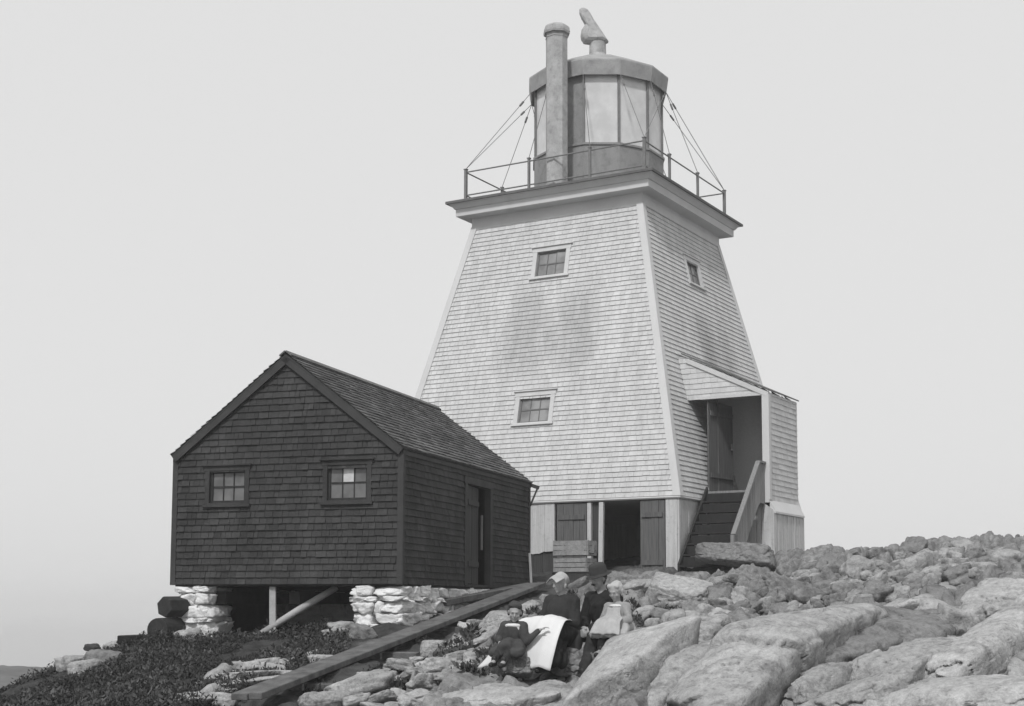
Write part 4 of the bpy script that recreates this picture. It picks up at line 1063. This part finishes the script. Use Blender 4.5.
# ------------------------------------------------------------------ heather and grass
def foliage(name, label, material, spots_, per, hmax, leaf, seed, spread):
    rg = np.random.default_rng(seed); n = len(spots_)*per
    c = np.repeat(np.array(spots_), per, 0)
    off = rg.normal(0, spread, (n, 2)); x, y = c[:, 0]+off[:, 0], c[:, 1]+off[:, 1]
    z = ground_h(x, y)+c[:, 2]*rg.random(n)**.7*hmax*np.exp(-(off**2).sum(1)/(2*(spread*1.3)**2))
    d = rg.normal(0, 1, (n, 3)); d[:, 2] = np.abs(d[:, 2])*.9+.35; d /= np.linalg.norm(d, axis=1)[:, None]
    L = leaf*rg.uniform(.6, 1.5, n); s = np.cross(d, rg.normal(0, 1, (n, 3))); s /= np.linalg.norm(s, axis=1)[:, None]
    P = np.stack([x, y, z], 1); w = (L*.20)[:, None]
    A = P-s*w; B = P+s*w; Cc = P+d*L[:, None]+s*w*.4; D = P+d*(L*.62)[:, None]-s*w*1.25
    V = np.stack([A, B, Cc, D], 1).reshape(-1, 3)
    f = np.arange(4*n).reshape(-1, 4)
    me = bpy.data.meshes.new(name); me.from_pydata(V.tolist(), [], f.tolist()); me.materials.append(material)
    a = me.attributes.new('tint', 'FLOAT', 'FACE')
    clump = np.repeat(rg.random(len(spots_)), per); a.data.foreach_set('value', np.clip(.6*clump+.4*rg.random(n), 0, 1).astype(np.float32))
    o = bpy.data.objects.new(name, me); col.objects.link(o); return tag(o, label, None, None, 'stuff')
def rx_(x, y):
    ex_, ey_ = RUB_B.x-RUB_A.x, RUB_B.y-RUB_A.y
    return ((x-RUB_A.x)*ey_-(y-RUB_A.y)*ex_)/math.hypot(ex_, ey_)+.15*float(noise3(np.array([x*2]), np.array([y*2]), np.array([0.]), 6)[0])
rg = np.random.default_rng(5); sp_ = []
X = rg.uniform(-10.5, .5, 26000); Yv = rg.uniform(10.5, 25.5, 26000)
kk = rockiness(X, Yv); nn = fbm(X*.8, Yv*.8, X*0, 3, 91)
pxv = 512+F*X/Yv
gu = (X-SC.x)*math.cos(SYAW)+(Yv-SC.y)*math.sin(SYAW); gv = -(X-SC.x)*math.sin(SYAW)+(Yv-SC.y)*math.cos(SYAW)
for x, y, k, n_, gx_, gy_ in zip(X, Yv, kk, nn, gu, gv):
    if k > .12 or (gy_ > .5 and gx_ > -4.2): continue
    # bare patch with stones between heather and slipway
    q = base_h([x], [y])[0]; px = 512+F*x/y
    if px > 345 and y < 21: continue
    if rx_(x, y) > .02: continue
    if n_ < -.75: continue
    if -1.1 < gx_ < .3 and -1.0 < gy_: continue
    sp_.append((x, y, .35+.65*max(0, min(1, .5+n_))))
foliage('heather', 'dark low heather covering the bank below the shed', M['leaf'], sp_[:11000], 24, .17, .034, 6, .085)
tall = [sp_[i] for i in np.random.default_rng(9).choice(len(sp_), 1500, replace=False)]
foliage('shrub', 'taller sprigs standing out of the dark heather on the bank', M['sprig'], tall, 34, .26, .05, 12, .07)
sp2 = []
for poly_c, n_, sx_, sy_ in (((448,655),12,22,10),((655,612),26,14,8),((400,672),5,20,10),((330,690),4,14,6),((600,600),8,18,4),((480,680),8,20,8),((530,640),8,8,8)):
    for _ in range(n_):
        g = ground_at(poly_c[0]+rng.gauss(0, sx_*.6), poly_c[1]+rng.gauss(0, sy_*.6)); sp2.append((g.x, g.y, 1))
foliage('grass', 'dry grass tufts growing between the rocks', M['grass'], sp2, 90, .05, .07, 8, .08)

# ------------------------------------------------------------------ people
def blob_mesh(name, parts, voxel, material, parent=None, smooth_it=4, fold=0):
    """parts: ('c', a, b, ra, rb) tapered capsules and ('e', centre, radii, rot) ellipsoids, fused by voxel remesh"""
    mb = MB()
    for p in parts:
        if p[0] == 'c':
            a, b, ra, rb = Vector(p[1]), Vector(p[2]), p[3], p[4]; d = (b-a); L = d.length; d.normalize()
            pts, rs = [], []
            for t in (-1, -.85, -.5, 0): pts.append(a+d*ra*t); rs.append(max(ra*math.sqrt(max(0, 1-t*t)), .001))
            for t in (0, .5, .85, 1): pts.append(b+d*rb*t); rs.append(max(rb*math.sqrt(max(0, 1-t*t)), .001))
            mb.tube(pts, rs, 14)
        else:
            c, r, rt = Vector(p[1]), p[2], p[3] if len(p) > 3 else Matrix.Identity(3)
            V, f = ico(3); mb.add([tuple(c+rt@Vector((v[0]*r[0], v[1]*r[1], v[2]*r[2]))) for v in V], f)
    o = mb.build(name, material)
    m = o.modifiers.new('r', 'REMESH'); m.mode = 'VOXEL'; m.voxel_size = voxel; m.use_smooth_shade = True
    s = o.modifiers.new('s', 'SMOOTH'); s.iterations = smooth_it; s.factor = .5
    dg = bpy.context.evaluated_depsgraph_get(); me = bpy.data.meshes.new_from_object(o.evaluated_get(dg))
    o.modifiers.clear(); old = o.data; o.data = me; bpy.data.meshes.remove(old); me.name = name
    if not me.materials: me.materials.append(material)
    if fold:
        n = len(me.vertices); co_ = np.empty(n*3, np.float32); me.vertices.foreach_get('co', co_); co_ = co_.reshape(-1, 3)
        nm = np.empty(n*3, np.float32); me.vertex_normals.foreach_get('vector', nm); nm = nm.reshape(-1, 3)
        x, y, z = co_.T.astype(float)
        d = (1-2*np.abs(noise3(x*9+z*3, y*9-z*2, z*4.5, 3)))*.6+.5*noise3(x*17, y*17, z*11+x*8, 5)+.25*noise3(x*40, y*40, z*30, 7)
        co_ += nm*(d*fold)[:, None]; me.vertices.foreach_set('co', co_.astype(np.float32).ravel()); me.update()
    me.polygons.foreach_set('use_smooth', [True]*len(me.polygons))
    if parent is not None: o.parent = parent
    return o
def hand_parts(w, dirv, palm_n, s=1.0, curl=.5, thumb=1):
    """palm, four unequal curled fingers and a thumb leaving the side of the palm; w = wrist"""
    w, d, n = Vector(w), Vector(dirv).normalized(), Vector(palm_n).normalized()
    n = (n-d*n.dot(d)).normalized(); sd = d.cross(n)*thumb; P = []
    for k in (-.027, -.009, .009, .027): P.append(('c', w+d*.01*s+sd*k*s*.8, w+d*.085*s+sd*k*s, .014*s, .013*s))
    for k, L in zip((.030, .010, -.010, -.029), (.070, .078, .072, .056)):
        a = w+d*.088*s+sd*k*s; b = a+(d*math.cos(curl)+n*math.sin(curl))*L*.5*s; c = b+(d*math.cos(curl*2.1)+n*math.sin(curl*2.1))*L*.5*s
        P += [('c', a, b, .0095*s, .009*s), ('c', b, c, .009*s, .0075*s)]
    a = w+d*.03*s+sd*.03*s; b = a+(d*.6+sd*.75+n*.3).normalized()*.042*s; c = b+(d*.9+sd*.1+n*.4).normalized()*.032*s
    P += [('c', a, b, .0125*s, .011*s), ('c', b, c, .011*s, .009*s)]
    return P
def head_parts(c, fwd, up, s=1.0):
    """skull, face, nose, brow, lips, chin and ears; c = head centre, s=1 for an adult (0.225 m tall)"""
    f = Vector(fwd).normalized(); u = Vector(up); u = (u-f*u.dot(f)).normalized(); r = f.cross(u)
    rt = Matrix((r, f, u)).transposed(); c = Vector(c); q = lambda x, y, z: c+(r*x+f*y+u*z)*s
    P = [('e', q(0, -.012, .025), (.076*s, .096*s, .088*s), rt), ('e', q(0, .022, -.035), (.060*s, .066*s, .075*s), rt), ('e', q(0, .06, -.088), (.026*s, .024*s, .022*s), rt),
         ('c', q(0, .088, .012), q(0, .104, -.022), .009*s, .013*s), ('e', q(0, .084, .026), (.046*s, .012*s, .010*s), rt), ('e', q(0, .083, -.054), (.024*s, .010*s, .008*s), rt)]
    for k in (-1, 1):
        P += [('e', q(k*.032, .072, .004), (.013*s, .010*s, .009*s), rt), ('e', q(k*.040, .066, -.025), (.022*s, .016*s, .018*s), rt), ('e', q(k*.078, -.008, -.008), (.010*s, .02*s, .03*s), rt)]
    return P, q, rt
FOLD = dict(coat=.016, trousers=.016, blouse=.013, skirt=.02, dress=.012, dress_skirt=.016, hair=.014, stockings=.005, bonnet=.007, collar=.005)
def person(label, loc, yaw, build):
    """build(frame) returns parts; local frame: +y is where the person faces, +x their right"""
    e_body, kids = build()
    o = blob_mesh('person', e_body, .0075, M['skin'])
    o.location = loc; o.rotation_euler.z = yaw
    tag(o, label, 'person', 'family seated on the rocks')
    for nm, parts, mt, vox, sm in kids:
        if callable(parts): k = parts(); k.parent = o
        else: k = blob_mesh(nm, parts, vox, mt, o, sm, FOLD.get(nm, 0))
    return o
def sheet(name, rows, material, th=.006, seed=0, wr=.006):
    """cloth: rows of (left, right) points, resampled, gently wrinkled and given thickness"""
    nr, nc = 26, 22; L = [Vector(r[0]) for r in rows]; Rr = [Vector(r[1]) for r in rows]; bul = [r[2] if len(r) > 2 else 0 for r in rows]
    def cr(P, t):
        x = t*(len(P)-1); i = min(int(x), len(P)-2); f = x-i
        p0, p1, p2, p3 = P[max(i-1, 0)], P[i], P[i+1], P[min(i+2, len(P)-1)]
        return p1+(p2-p0)*.5*f+(p0*2-p1*5+p2*4-p3)*.5*f*f+(p1*3-p0-p2*3+p3)*.5*f*f*f
    V = []
    for i in range(nr):
        t = i/(nr-1); a, b = cr(L, t), cr(Rr, t); x = t*(len(bul)-1); k = min(int(x), len(bul)-2); bb = bul[k]*(1-(x-k))+bul[k+1]*(x-k)
        for j in range(nc):
            s_ = j/(nc-1); p = a.lerp(b, s_); p.z += bb*math.sin(math.pi*s_)
            wv = math.sin(s_*19+t*3+seed)*math.sin(s_*7+1)*wr*(.3+t); V.append(p+Vector((0, wv*.7, wv)))
    f = [(i*nc+j, i*nc+j+1, (i+1)*nc+j+1, (i+1)*nc+j) for i in range(nr-1) for j in range(nc-1)]
    mb = MB(); mb.add(V, f); o = mb.build(name, material, None, None, True)
    so = o.modifiers.new('t', 'SOLIDIFY'); so.thickness = th; so.offset = 0
    return o
def toloc(w, loc, yaw):
    d = Vector(w)-Vector(loc); c, s = math.cos(-yaw), math.sin(-yaw); return Vector((d.x*c-d.y*s, d.x*s+d.y*c, d.z))
def yaw_of(fx, fy): return math.atan2(-fx, fy)
V3 = lambda *a: Vector(a)

def man():
    loc = at(610, 644, 16.5); yaw = yaw_of(-.74, -.67)
    hip, ch, nk, hd = V3(0,0,.13), V3(0,.08,.40), V3(0,.12,.57), V3(0,.175,.735)
    hf, hu = V3(.18,1,-.28), V3(0,.15,1)
    kn = {1: V3(.10,.43,.12), -1: V3(-.16,.42,.08)}; an = {1: V3(.10,.60,-.36), -1: V3(-.12,.56,-.37)}
    el = {1: V3(.27,.13,.27), -1: V3(-.27,.15,.27)}; wr = {1: V3(.055,.38,.155), -1: V3(-.05,.37,.17)}
    def b():
        P = [('e', hip, (.16,.12,.12)), ('c', hip, ch, .14, .15), ('c', ch, nk, .14, .07), ('c', nk, hd-V3(0,.02,.05), .058, .052)]
        hp, q, rt = head_parts(hd, hf, hu); P += hp
        for s in (1, -1):
            sh_ = V3(s*.19,.10,.51)
            P += [('c', nk-V3(0,0,.04), sh_, .07, .07), ('c', sh_, el[s], .055, .042), ('c', el[s], wr[s], .041, .029)]
            P += hand_parts(wr[s], V3(-s*.55,.8,-.35), V3(-s*.8,-.2,-.5), 1.0, .7, s)
            P += [('c', V3(s*.085,.02,.10), kn[s], .085, .06), ('c', kn[s], an[s], .058, .04), ('c', an[s], an[s]+V3(0,.14,-.05), .04, .035)]
        coat = [('e', hip+V3(0,0,.02), (.19,.15,.14)), ('c', hip, ch, .165, .18), ('c', ch, nk-V3(0,.01,.03), .175, .085), ('c', nk-V3(.03,0,.02), nk-V3(-.03,0,.02), .07, .07)]
        trs = [('e', hip, (.18,.14,.12))]; boots = []
        for s in (1, -1):
            sh_ = V3(s*.19,.10,.51)
            coat += [('c', nk-V3(0,0,.05), sh_, .085, .085), ('c', sh_, el[s], .082, .064), ('c', el[s], wr[s]-(wr[s]-el[s])*.08, .062, .048), ('c', V3(s*.09,.0,.10), V3(s*.11,.20,.11), .12, .10)]
            trs += [('c', V3(s*.085,.02,.10), kn[s], .105, .082), ('c', kn[s], an[s], .08, .066)]
            boots += [('c', an[s]+V3(0,0,.08), an[s], .058, .052), ('c', an[s]+V3(0,-.02,-.035), an[s]+V3(s*.02,.17,-.055), .045, .042), ('e', an[s]+V3(s*.01,.08,-.08), (.05,.15,.018))]
        hair = [('e', q(0,-.03,.03), (.083,.085,.075), rt), ('c', q(-.07,-.02,-.02), q(-.072,0,-.05), .018, .012), ('c', q(.07,-.02,-.02), q(.072,0,-.05), .018, .012)]
        mou = [('c', q(-.028,.094,-.04), q(.028,.094,-.04), .011, .011)]
        def hat():
            mb = MB(); prof = [(.0,.128),(.045,.13),(.085,.118),(.100,.09),(.104,.02),(.107,.004),(.15,-.006),(.152,-.012),(.105,-.006),(.09,-.005)]
            mb.lathe(prof, (0,0), 28, 0, False)
            o_ = mb.build('hat', M['felt'], None, None, True)
            o_.matrix_local = Matrix.Translation(q(0,-.01,.058))@rt.to_4x4()@Matrix.Rotation(R(-4), 4, 'X')
            return o_
        return P, [('coat', coat, M['wool_black'], .012, 3), ('trousers', trs, M['trouser'], .012, 3), ('boots', boots, M['leather'], .01, 2), ('hair', hair, M['hair_dark'], .009, 2), ('moustache', mou, M['hair_dark'], .006, 1), ('hat', hat, None, 0, 0)]
    return person('man in a dark coat and felt hat sitting on the rock with clasped hands', loc, yaw, b)

def woman():
    loc = at(564, 644, 16.4); yaw = yaw_of(-.52, -.86)
    hip, ch, nk, hd = V3(0,0,.13), V3(0,.05,.38), V3(0,.06,.53), V3(0,.10,.69)
    hf, hu = V3(.30,1,-.30), V3(0,.1,1)
    kn = {1: V3(.11,.42,.12), -1: V3(-.11,.42,.12)}; an = {1: V3(.10,.62,-.22), -1: V3(-.09,.60,-.22)}
    el = {1: V3(.205,.10,.24), -1: V3(-.20,.08,.24)}; wr = {1: V3(.10,.30,.22), -1: V3(-.10,.26,.22)}
    def b():
        P = [('e', hip, (.17,.13,.12)), ('c', hip, ch, .125, .13), ('c', ch, nk, .12, .055), ('c', nk, hd-V3(0,.02,.05), .048, .045)]
        hp, q, rt = head_parts(hd, hf, hu, .95); P += hp
        for s in (1, -1):
            sh_ = V3(s*.145,.05,.48)
            P += [('c', nk-V3(0,0,.04), sh_, .055, .058), ('c', sh_, el[s], .048, .037), ('c', el[s], wr[s], .036, .025)]
            P += hand_parts(wr[s], V3(-s*.4,.85,-.25), V3(0,.1,-1), .9, .45, s)
            P += [('c', V3(s*.08,.02,.10), kn[s], .085, .058), ('c', kn[s], an[s], .055, .036), ('c', an[s], an[s]+V3(0,.12,-.04), .036, .03)]
        bl = [('c', hip+V3(0,0,.06), ch, .145, .165), ('c', ch, nk-V3(0,.0,.02), .155, .068), ('e', ch+V3(0,.09,-.0), (.13,.07,.09))]
        for s in (1, -1):
            sh_ = V3(s*.145,.05,.48)
            bl += [('c', nk-V3(0,0,.05), sh_, .07, .078), ('c', sh_, el[s], .078, .06), ('c', el[s], wr[s]-(wr[s]-el[s])*.1, .056, .038)]
        sk = [('e', hip, (.22,.18,.15)), ('c', V3(-.09,.05,.10), kn[-1], .14, .12), ('c', V3(.09,.05,.10), kn[1], .14, .12), ('c', V3(0,.1,.09), V3(0,.42,.10), .14, .12)]
        for t in (-.16, -.06, .04, .16, .28): sk += [('c', V3(t*.8,.43,.09), V3(t*1.35,.62,-.17), .085, .075), ('c', V3(t*.7,.3,.03), V3(t*1.3,.44,-.18), .085, .075)]
        sh2 = []
        for s in (1, -1): sh2 += [('c', an[s]+V3(0,0,.05), an[s], .046, .042), ('c', an[s]+V3(0,-.01,-.03), an[s]+V3(0,.16,-.05), .038, .034)]
        bon = [('e', q(0,-.032,.035), (.088,.092,.088), rt), ('c', q(-.075,-.01,-.03), q(-.07,.0,-.06), .02, .014), ('c', q(.075,-.01,-.03), q(.07,.0,-.06), .02, .014), ('e', q(0,-.10,.0), (.045,.04,.045), rt)]
        brim = lambda: sheet('bonnet_brim', [(q(-.10,-.0,.055), q(.10,-.0,.055), .05), (q(-.105,.07,.05), q(.105,.07,.05), .055), (q(-.085,.135,.035), q(.085,.135,.035), .05)], M['cloth_pale'], .008, 0, .001)
        apron = lambda: sheet('apron', [(V3(-.16,.12,.27), V3(.16,.12,.27), .02), (V3(-.20,.17,.262), V3(.20,.17,.262), .045), (V3(-.25,.34,.275), V3(.27,.34,.275), .05), (V3(-.27,.48,.255), V3(.34,.48,.25), .04), (V3(-.28,.63,.11), V3(.42,.63,.11), .02), (V3(-.28,.73,-.06), V3(.54,.73,-.08), .02), (V3(-.26,.79,-.25), V3(.68,.78,-.24), 0)], M['apron'], .006, 2, .018)
        return P, [('blouse', bl, M['wool_dark'], .012, 3), ('skirt', sk, M['wool_black'], .014, 5), ('shoes', sh2, M['leather'], .01, 2), ('bonnet', bon, M['cloth_pale'], .009, 2), ('bonnet_brim', brim, None, 0, 0), ('apron', apron, None, 0, 0)]
    return person('woman in a dark blouse with a large white apron spread over her lap', loc, yaw, b)

def child_left():
    loc = at(514, 654, 15.9); yaw = yaw_of(-.35, -.93); s_ = .68
    A = lambda *a: Vector(a)*s_
    hip, ch, nk, hd = A(0,0,.12), A(-.02,.05,.37), A(-.03,.08,.51), A(-.06,.13,.675)
    hf, hu = V3(-.35,1,-.35), V3(-.12,.1,1)
    kn = {1: A(.10,.34,.09), -1: A(-.06,.35,.09)}; an = {1: A(.12,.56,-.10), -1: A(-.05,.58,-.11)}
    hand = toloc(at(540, 630, 15.75), loc, yaw); el_l = toloc(at(526.5, 641, 15.75), loc, yaw)
    el = {1: A(.23,.08,.24), -1: el_l}; wr = {1: A(.13,.28,.20), -1: hand}
    def b():
        P = [('e', hip, (.11,.085,.085)), ('c', hip, ch, .085, .09), ('c', ch, nk, .085, .04), ('c', nk, hd-A(0,.02,.07), .036, .036)]
        hp, q, rt = head_parts(hd, hf, hu, .92); P += hp
        for s in (1, -1):
            sh_ = A(s*.155-.025,.07,.45)
            P += [('c', nk-A(0,0,.04), sh_, .04, .04), ('c', sh_, el[s], .036, .03), ('c', el[s], wr[s], .029, .021)]
            P += hand_parts(wr[s], (wr[s]-el[s]).normalized()+V3(0,.1,-.25), V3(0,.0,-1), .68, .4, s)
            P += [('c', A(s*.08,.02,.10), kn[s], .06, .045), ('c', kn[s], an[s], .042, .028), ('c', an[s], an[s]+V3(0,.09,-.03), .028, .024)]
        dr = [('c', hip+V3(0,0,.03), ch, .115, .115), ('c', ch, nk-A(0,0,.03), .11, .055)]
        for s in (1, -1):
            sh_ = A(s*.155-.025,.07,.45); dr += [('c', nk-A(0,0,.06), sh_, .05, .056), ('c', sh_, el[s], .056, .047), ('c', el[s], wr[s]-(wr[s]-el[s])*.12, .042, .033)]
        sk = [('e', hip, (.16,.13,.11)), ('c', A(0,.05,.10), A(0,.36,.12), .11, .09)]
        for t in np.linspace(-.2, .2, 8): sk += [('c', A(t*.6,.16,.12), A(t*1.15,.42-abs(t)*.3,.03), .085, .05)]
        st_ = []; sho = []
        for s in (1, -1):
            st_ += [('c', kn[s], an[s], .05, .036)]; sho += [('c', an[s]+V3(0,0,.03), an[s], .036, .034), ('c', an[s]+V3(0,-.01,-.025), an[s]+V3(0,.11,-.035), .031, .028)]
        colr = [('e', nk-A(0,-.01,.05), (.105,.085,.028)), ('e', nk+A(.06,.06,-.10), (.045,.03,.035)), ('e', nk+A(-.06,.06,-.10), (.045,.03,.035))]
        hair = [('e', q(0,-.03,.04), (.076,.083,.076), rt), ('c', q(-.05,.035,.085), q(.055,.03,.09), .026, .024), ('c', q(-.072,-.03,-.0), q(-.07,-.03,-.045), .022, .014), ('c', q(.072,-.03,-.0), q(.07,-.03,-.045), .022, .014)]
        return P, [('dress', dr, M['dress_dark'], .01, 3), ('dress_skirt', sk, M['dress_dark'], .011, 4), ('stockings', st_, M['wool_dark'], .009, 2), ('shoes', sho, M['leather'], .008, 2), ('collar', colr, M['apron'], .008, 3), ('hair', hair, M['hair_dark'], .008, 2)]
    return person('dark-haired child in a dark dress and white collar leaning an arm on the woman\'s lap', loc, yaw, b)

def child_right():
    loc = at(619, 637, 16.15); yaw = yaw_of(-.48, -.88); s_ = .76
    A = lambda *a: Vector(a)*s_
    hip, ch, nk, hd = A(0,0,.12), A(.0,.04,.36), A(.0,.06,.50), A(.0,.11,.665)
    hf, hu = V3(.1,1,-.42), V3(0,.2,1)
    kn = {1: A(.10,.34,.08), -1: A(-.10,.34,.08)}; an = {1: A(.10,.42,-.20), -1: A(-.09,.41,-.20)}
    el = {1: A(.20,.10,.25), -1: A(-.20,.09,.25)}; wr = {1: A(.10,.27,.19), -1: A(-.03,.28,.20)}
    def b():
        P = [('e', hip, (.12,.095,.09)), ('c', hip, ch, .095, .10), ('c', ch, nk, .095, .045), ('c', nk, hd-A(0,.02,.06), .04, .04)]
        hp, q, rt = head_parts(hd, hf, hu, .90); P += hp
        for s in (1, -1):
            sh_ = A(s*.135,.05,.44)
            P += [('c', nk-A(0,0,.04), sh_, .045, .046), ('c', sh_, el[s], .04, .034), ('c', el[s], wr[s], .033, .023)]
            P += hand_parts(wr[s], V3(-s*.7,.6,-.2), V3(0,.1,-1), .76, .5, s)
            P += [('c', A(s*.08,.02,.10), kn[s], .065, .048), ('c', kn[s], an[s], .046, .03), ('c', an[s], an[s]+V3(0,.10,-.03), .03, .026)]
        dr = [('c', hip+V3(0,0,.04), ch, .108, .102), ('c', ch, nk-A(0,0,.03), .10, .055)]
        for s in (1, -1):
            sh_ = A(s*.135,.05,.44); dr += [('c', nk-A(0,0,.06), sh_, .05, .056), ('c', sh_, el[s], .056, .048), ('c', el[s], wr[s]-(wr[s]-el[s])*.1, .046, .036)]
        sk = [('e', hip, (.17,.15,.12)), ('c', A(0,.03,.12), A(0,.32,.14), .12, .10)]
        for t in np.linspace(-.22, .22, 9): sk += [('c', A(t*.5,.12,.14), A(t*1.1,.45-abs(t)*.35,.04), .085, .042)]
        st_ = []; sho = []
        for s in (1, -1):
            st_ += [('c', A(s*.08,.2,.05), kn[s]-V3(0,.02,.04), .05, .05), ('c', kn[s], an[s], .054, .04)]; sho += [('c', an[s]+V3(0,0,.03), an[s], .04, .037), ('c', an[s]+V3(0,-.01,-.028), an[s]+V3(0,.12,-.04), .034, .03)]
        hair = [('e', q(0,-.028,.04), (.078,.088,.078), rt), ('c', q(-.05,.035,.082), q(.05,.035,.082), .026, .026), ('c', q(-.074,-.02,.01), q(-.076,-.02,-.05), .022, .016), ('c', q(.074,-.02,.01), q(.076,-.02,-.05), .022, .016)]
        colr = [('e', nk-A(0,-.01,.045), (.09,.075,.022))]
        bib = lambda: sheet('pinafore', [(A(-.10,.175,.43), A(.10,.175,.43), .0), (A(-.12,.205,.32), A(.12,.205,.32), .0), (A(-.17,.25,.275), A(.17,.25,.275), .03), (A(-.20,.40,.22), A(.20,.40,.22), .03), (A(-.24,.52,.05), A(.25,.52,.05), 0)], M['apron_skirt'], .006, 1, .008)
        return P, [('dress', dr, M['dress_pale'], .01, 3), ('dress_skirt', sk, M['apron_skirt'], .011, 4), ('stockings', st_, M['wool_black'], .009, 2), ('shoes', sho, M['leather'], .008, 2), ('collar', colr, M['apron'], .008, 2), ('hair', hair, M['hair_fair'], .008, 2), ('pinafore', bib, None, 0, 0)]
    return person('fair-haired small child in a pale dress sitting against the man in the hat', loc, yaw, b)
man(); woman(); child_left(); child_right()

# ------------------------------------------------------------------ light, sky, camera
SUN_EL, SUN_DIR = R(48), Vector((-.33, -.94, 0)).normalized()      # direction toward the sun
sd = Vector((SUN_DIR.x*math.cos(SUN_EL), SUN_DIR.y*math.cos(SUN_EL), math.sin(SUN_EL)))
l = bpy.data.lights.new('sun', 'SUN'); l.energy = 2.5; l.angle = R(5); l.color = (1, 1, 1)
lo = bpy.data.objects.new('sun', l); col.objects.link(lo); lo.rotation_euler = (-sd).to_track_quat('-Z', 'Y').to_euler(); lo.location = (0, 0, 60)
w = bpy.data.worlds.new('World'); scene.world = w; w.use_nodes = True
nt = w.node_tree; link = nt.links.new; bg = nt.nodes['Background']
sk = nt.nodes.new('ShaderNodeTexSky'); sk.sky_type = 'NISHITA'; sk.sun_disc = False; sk.sun_elevation = SUN_EL; sk.sun_rotation = math.atan2(SUN_DIR.x, SUN_DIR.y); sk.dust_density = 4
bw = nt.nodes.new('ShaderNodeRGBToBW'); link(sk.outputs[0], bw.inputs[0])
mx = nt.nodes.new('ShaderNodeMix'); mx.data_type = 'RGBA'; mx.inputs['Factor'].default_value = .88       # overcast veil over the clear sky
link(bw.outputs[0], mx.inputs[6]); mx.inputs[7].default_value = (8.3, 8.3, 8.3, 1)
link(mx.outputs[2], bg.inputs['Color']); bg.inputs['Strength'].default_value = .10
cam = bpy.data.cameras.new('camera'); co = bpy.data.objects.new('camera', cam); col.objects.link(co); scene.camera = co
cam.sensor_width = 36; cam.sensor_fit = 'HORIZONTAL'; cam.lens = F/1024*36; cam.clip_start = .1; cam.clip_end = 30000
cam.shift_y = (PYC-353)/1024; cam.shift_x = 0
co.matrix_world = Matrix.Rotation(R(90)+PITCH, 4, 'X')@Matrix.Rotation(-ROLL*-1, 4, 'Z')
scene.view_settings.view_transform = 'Standard'; scene.view_settings.look = 'None'; scene.view_settings.exposure = 0; scene.view_settings.gamma = 1
scene.view_settings.use_curve_mapping = False
scene.render.film_transparent = False
scene.cycles.use_denoising = True
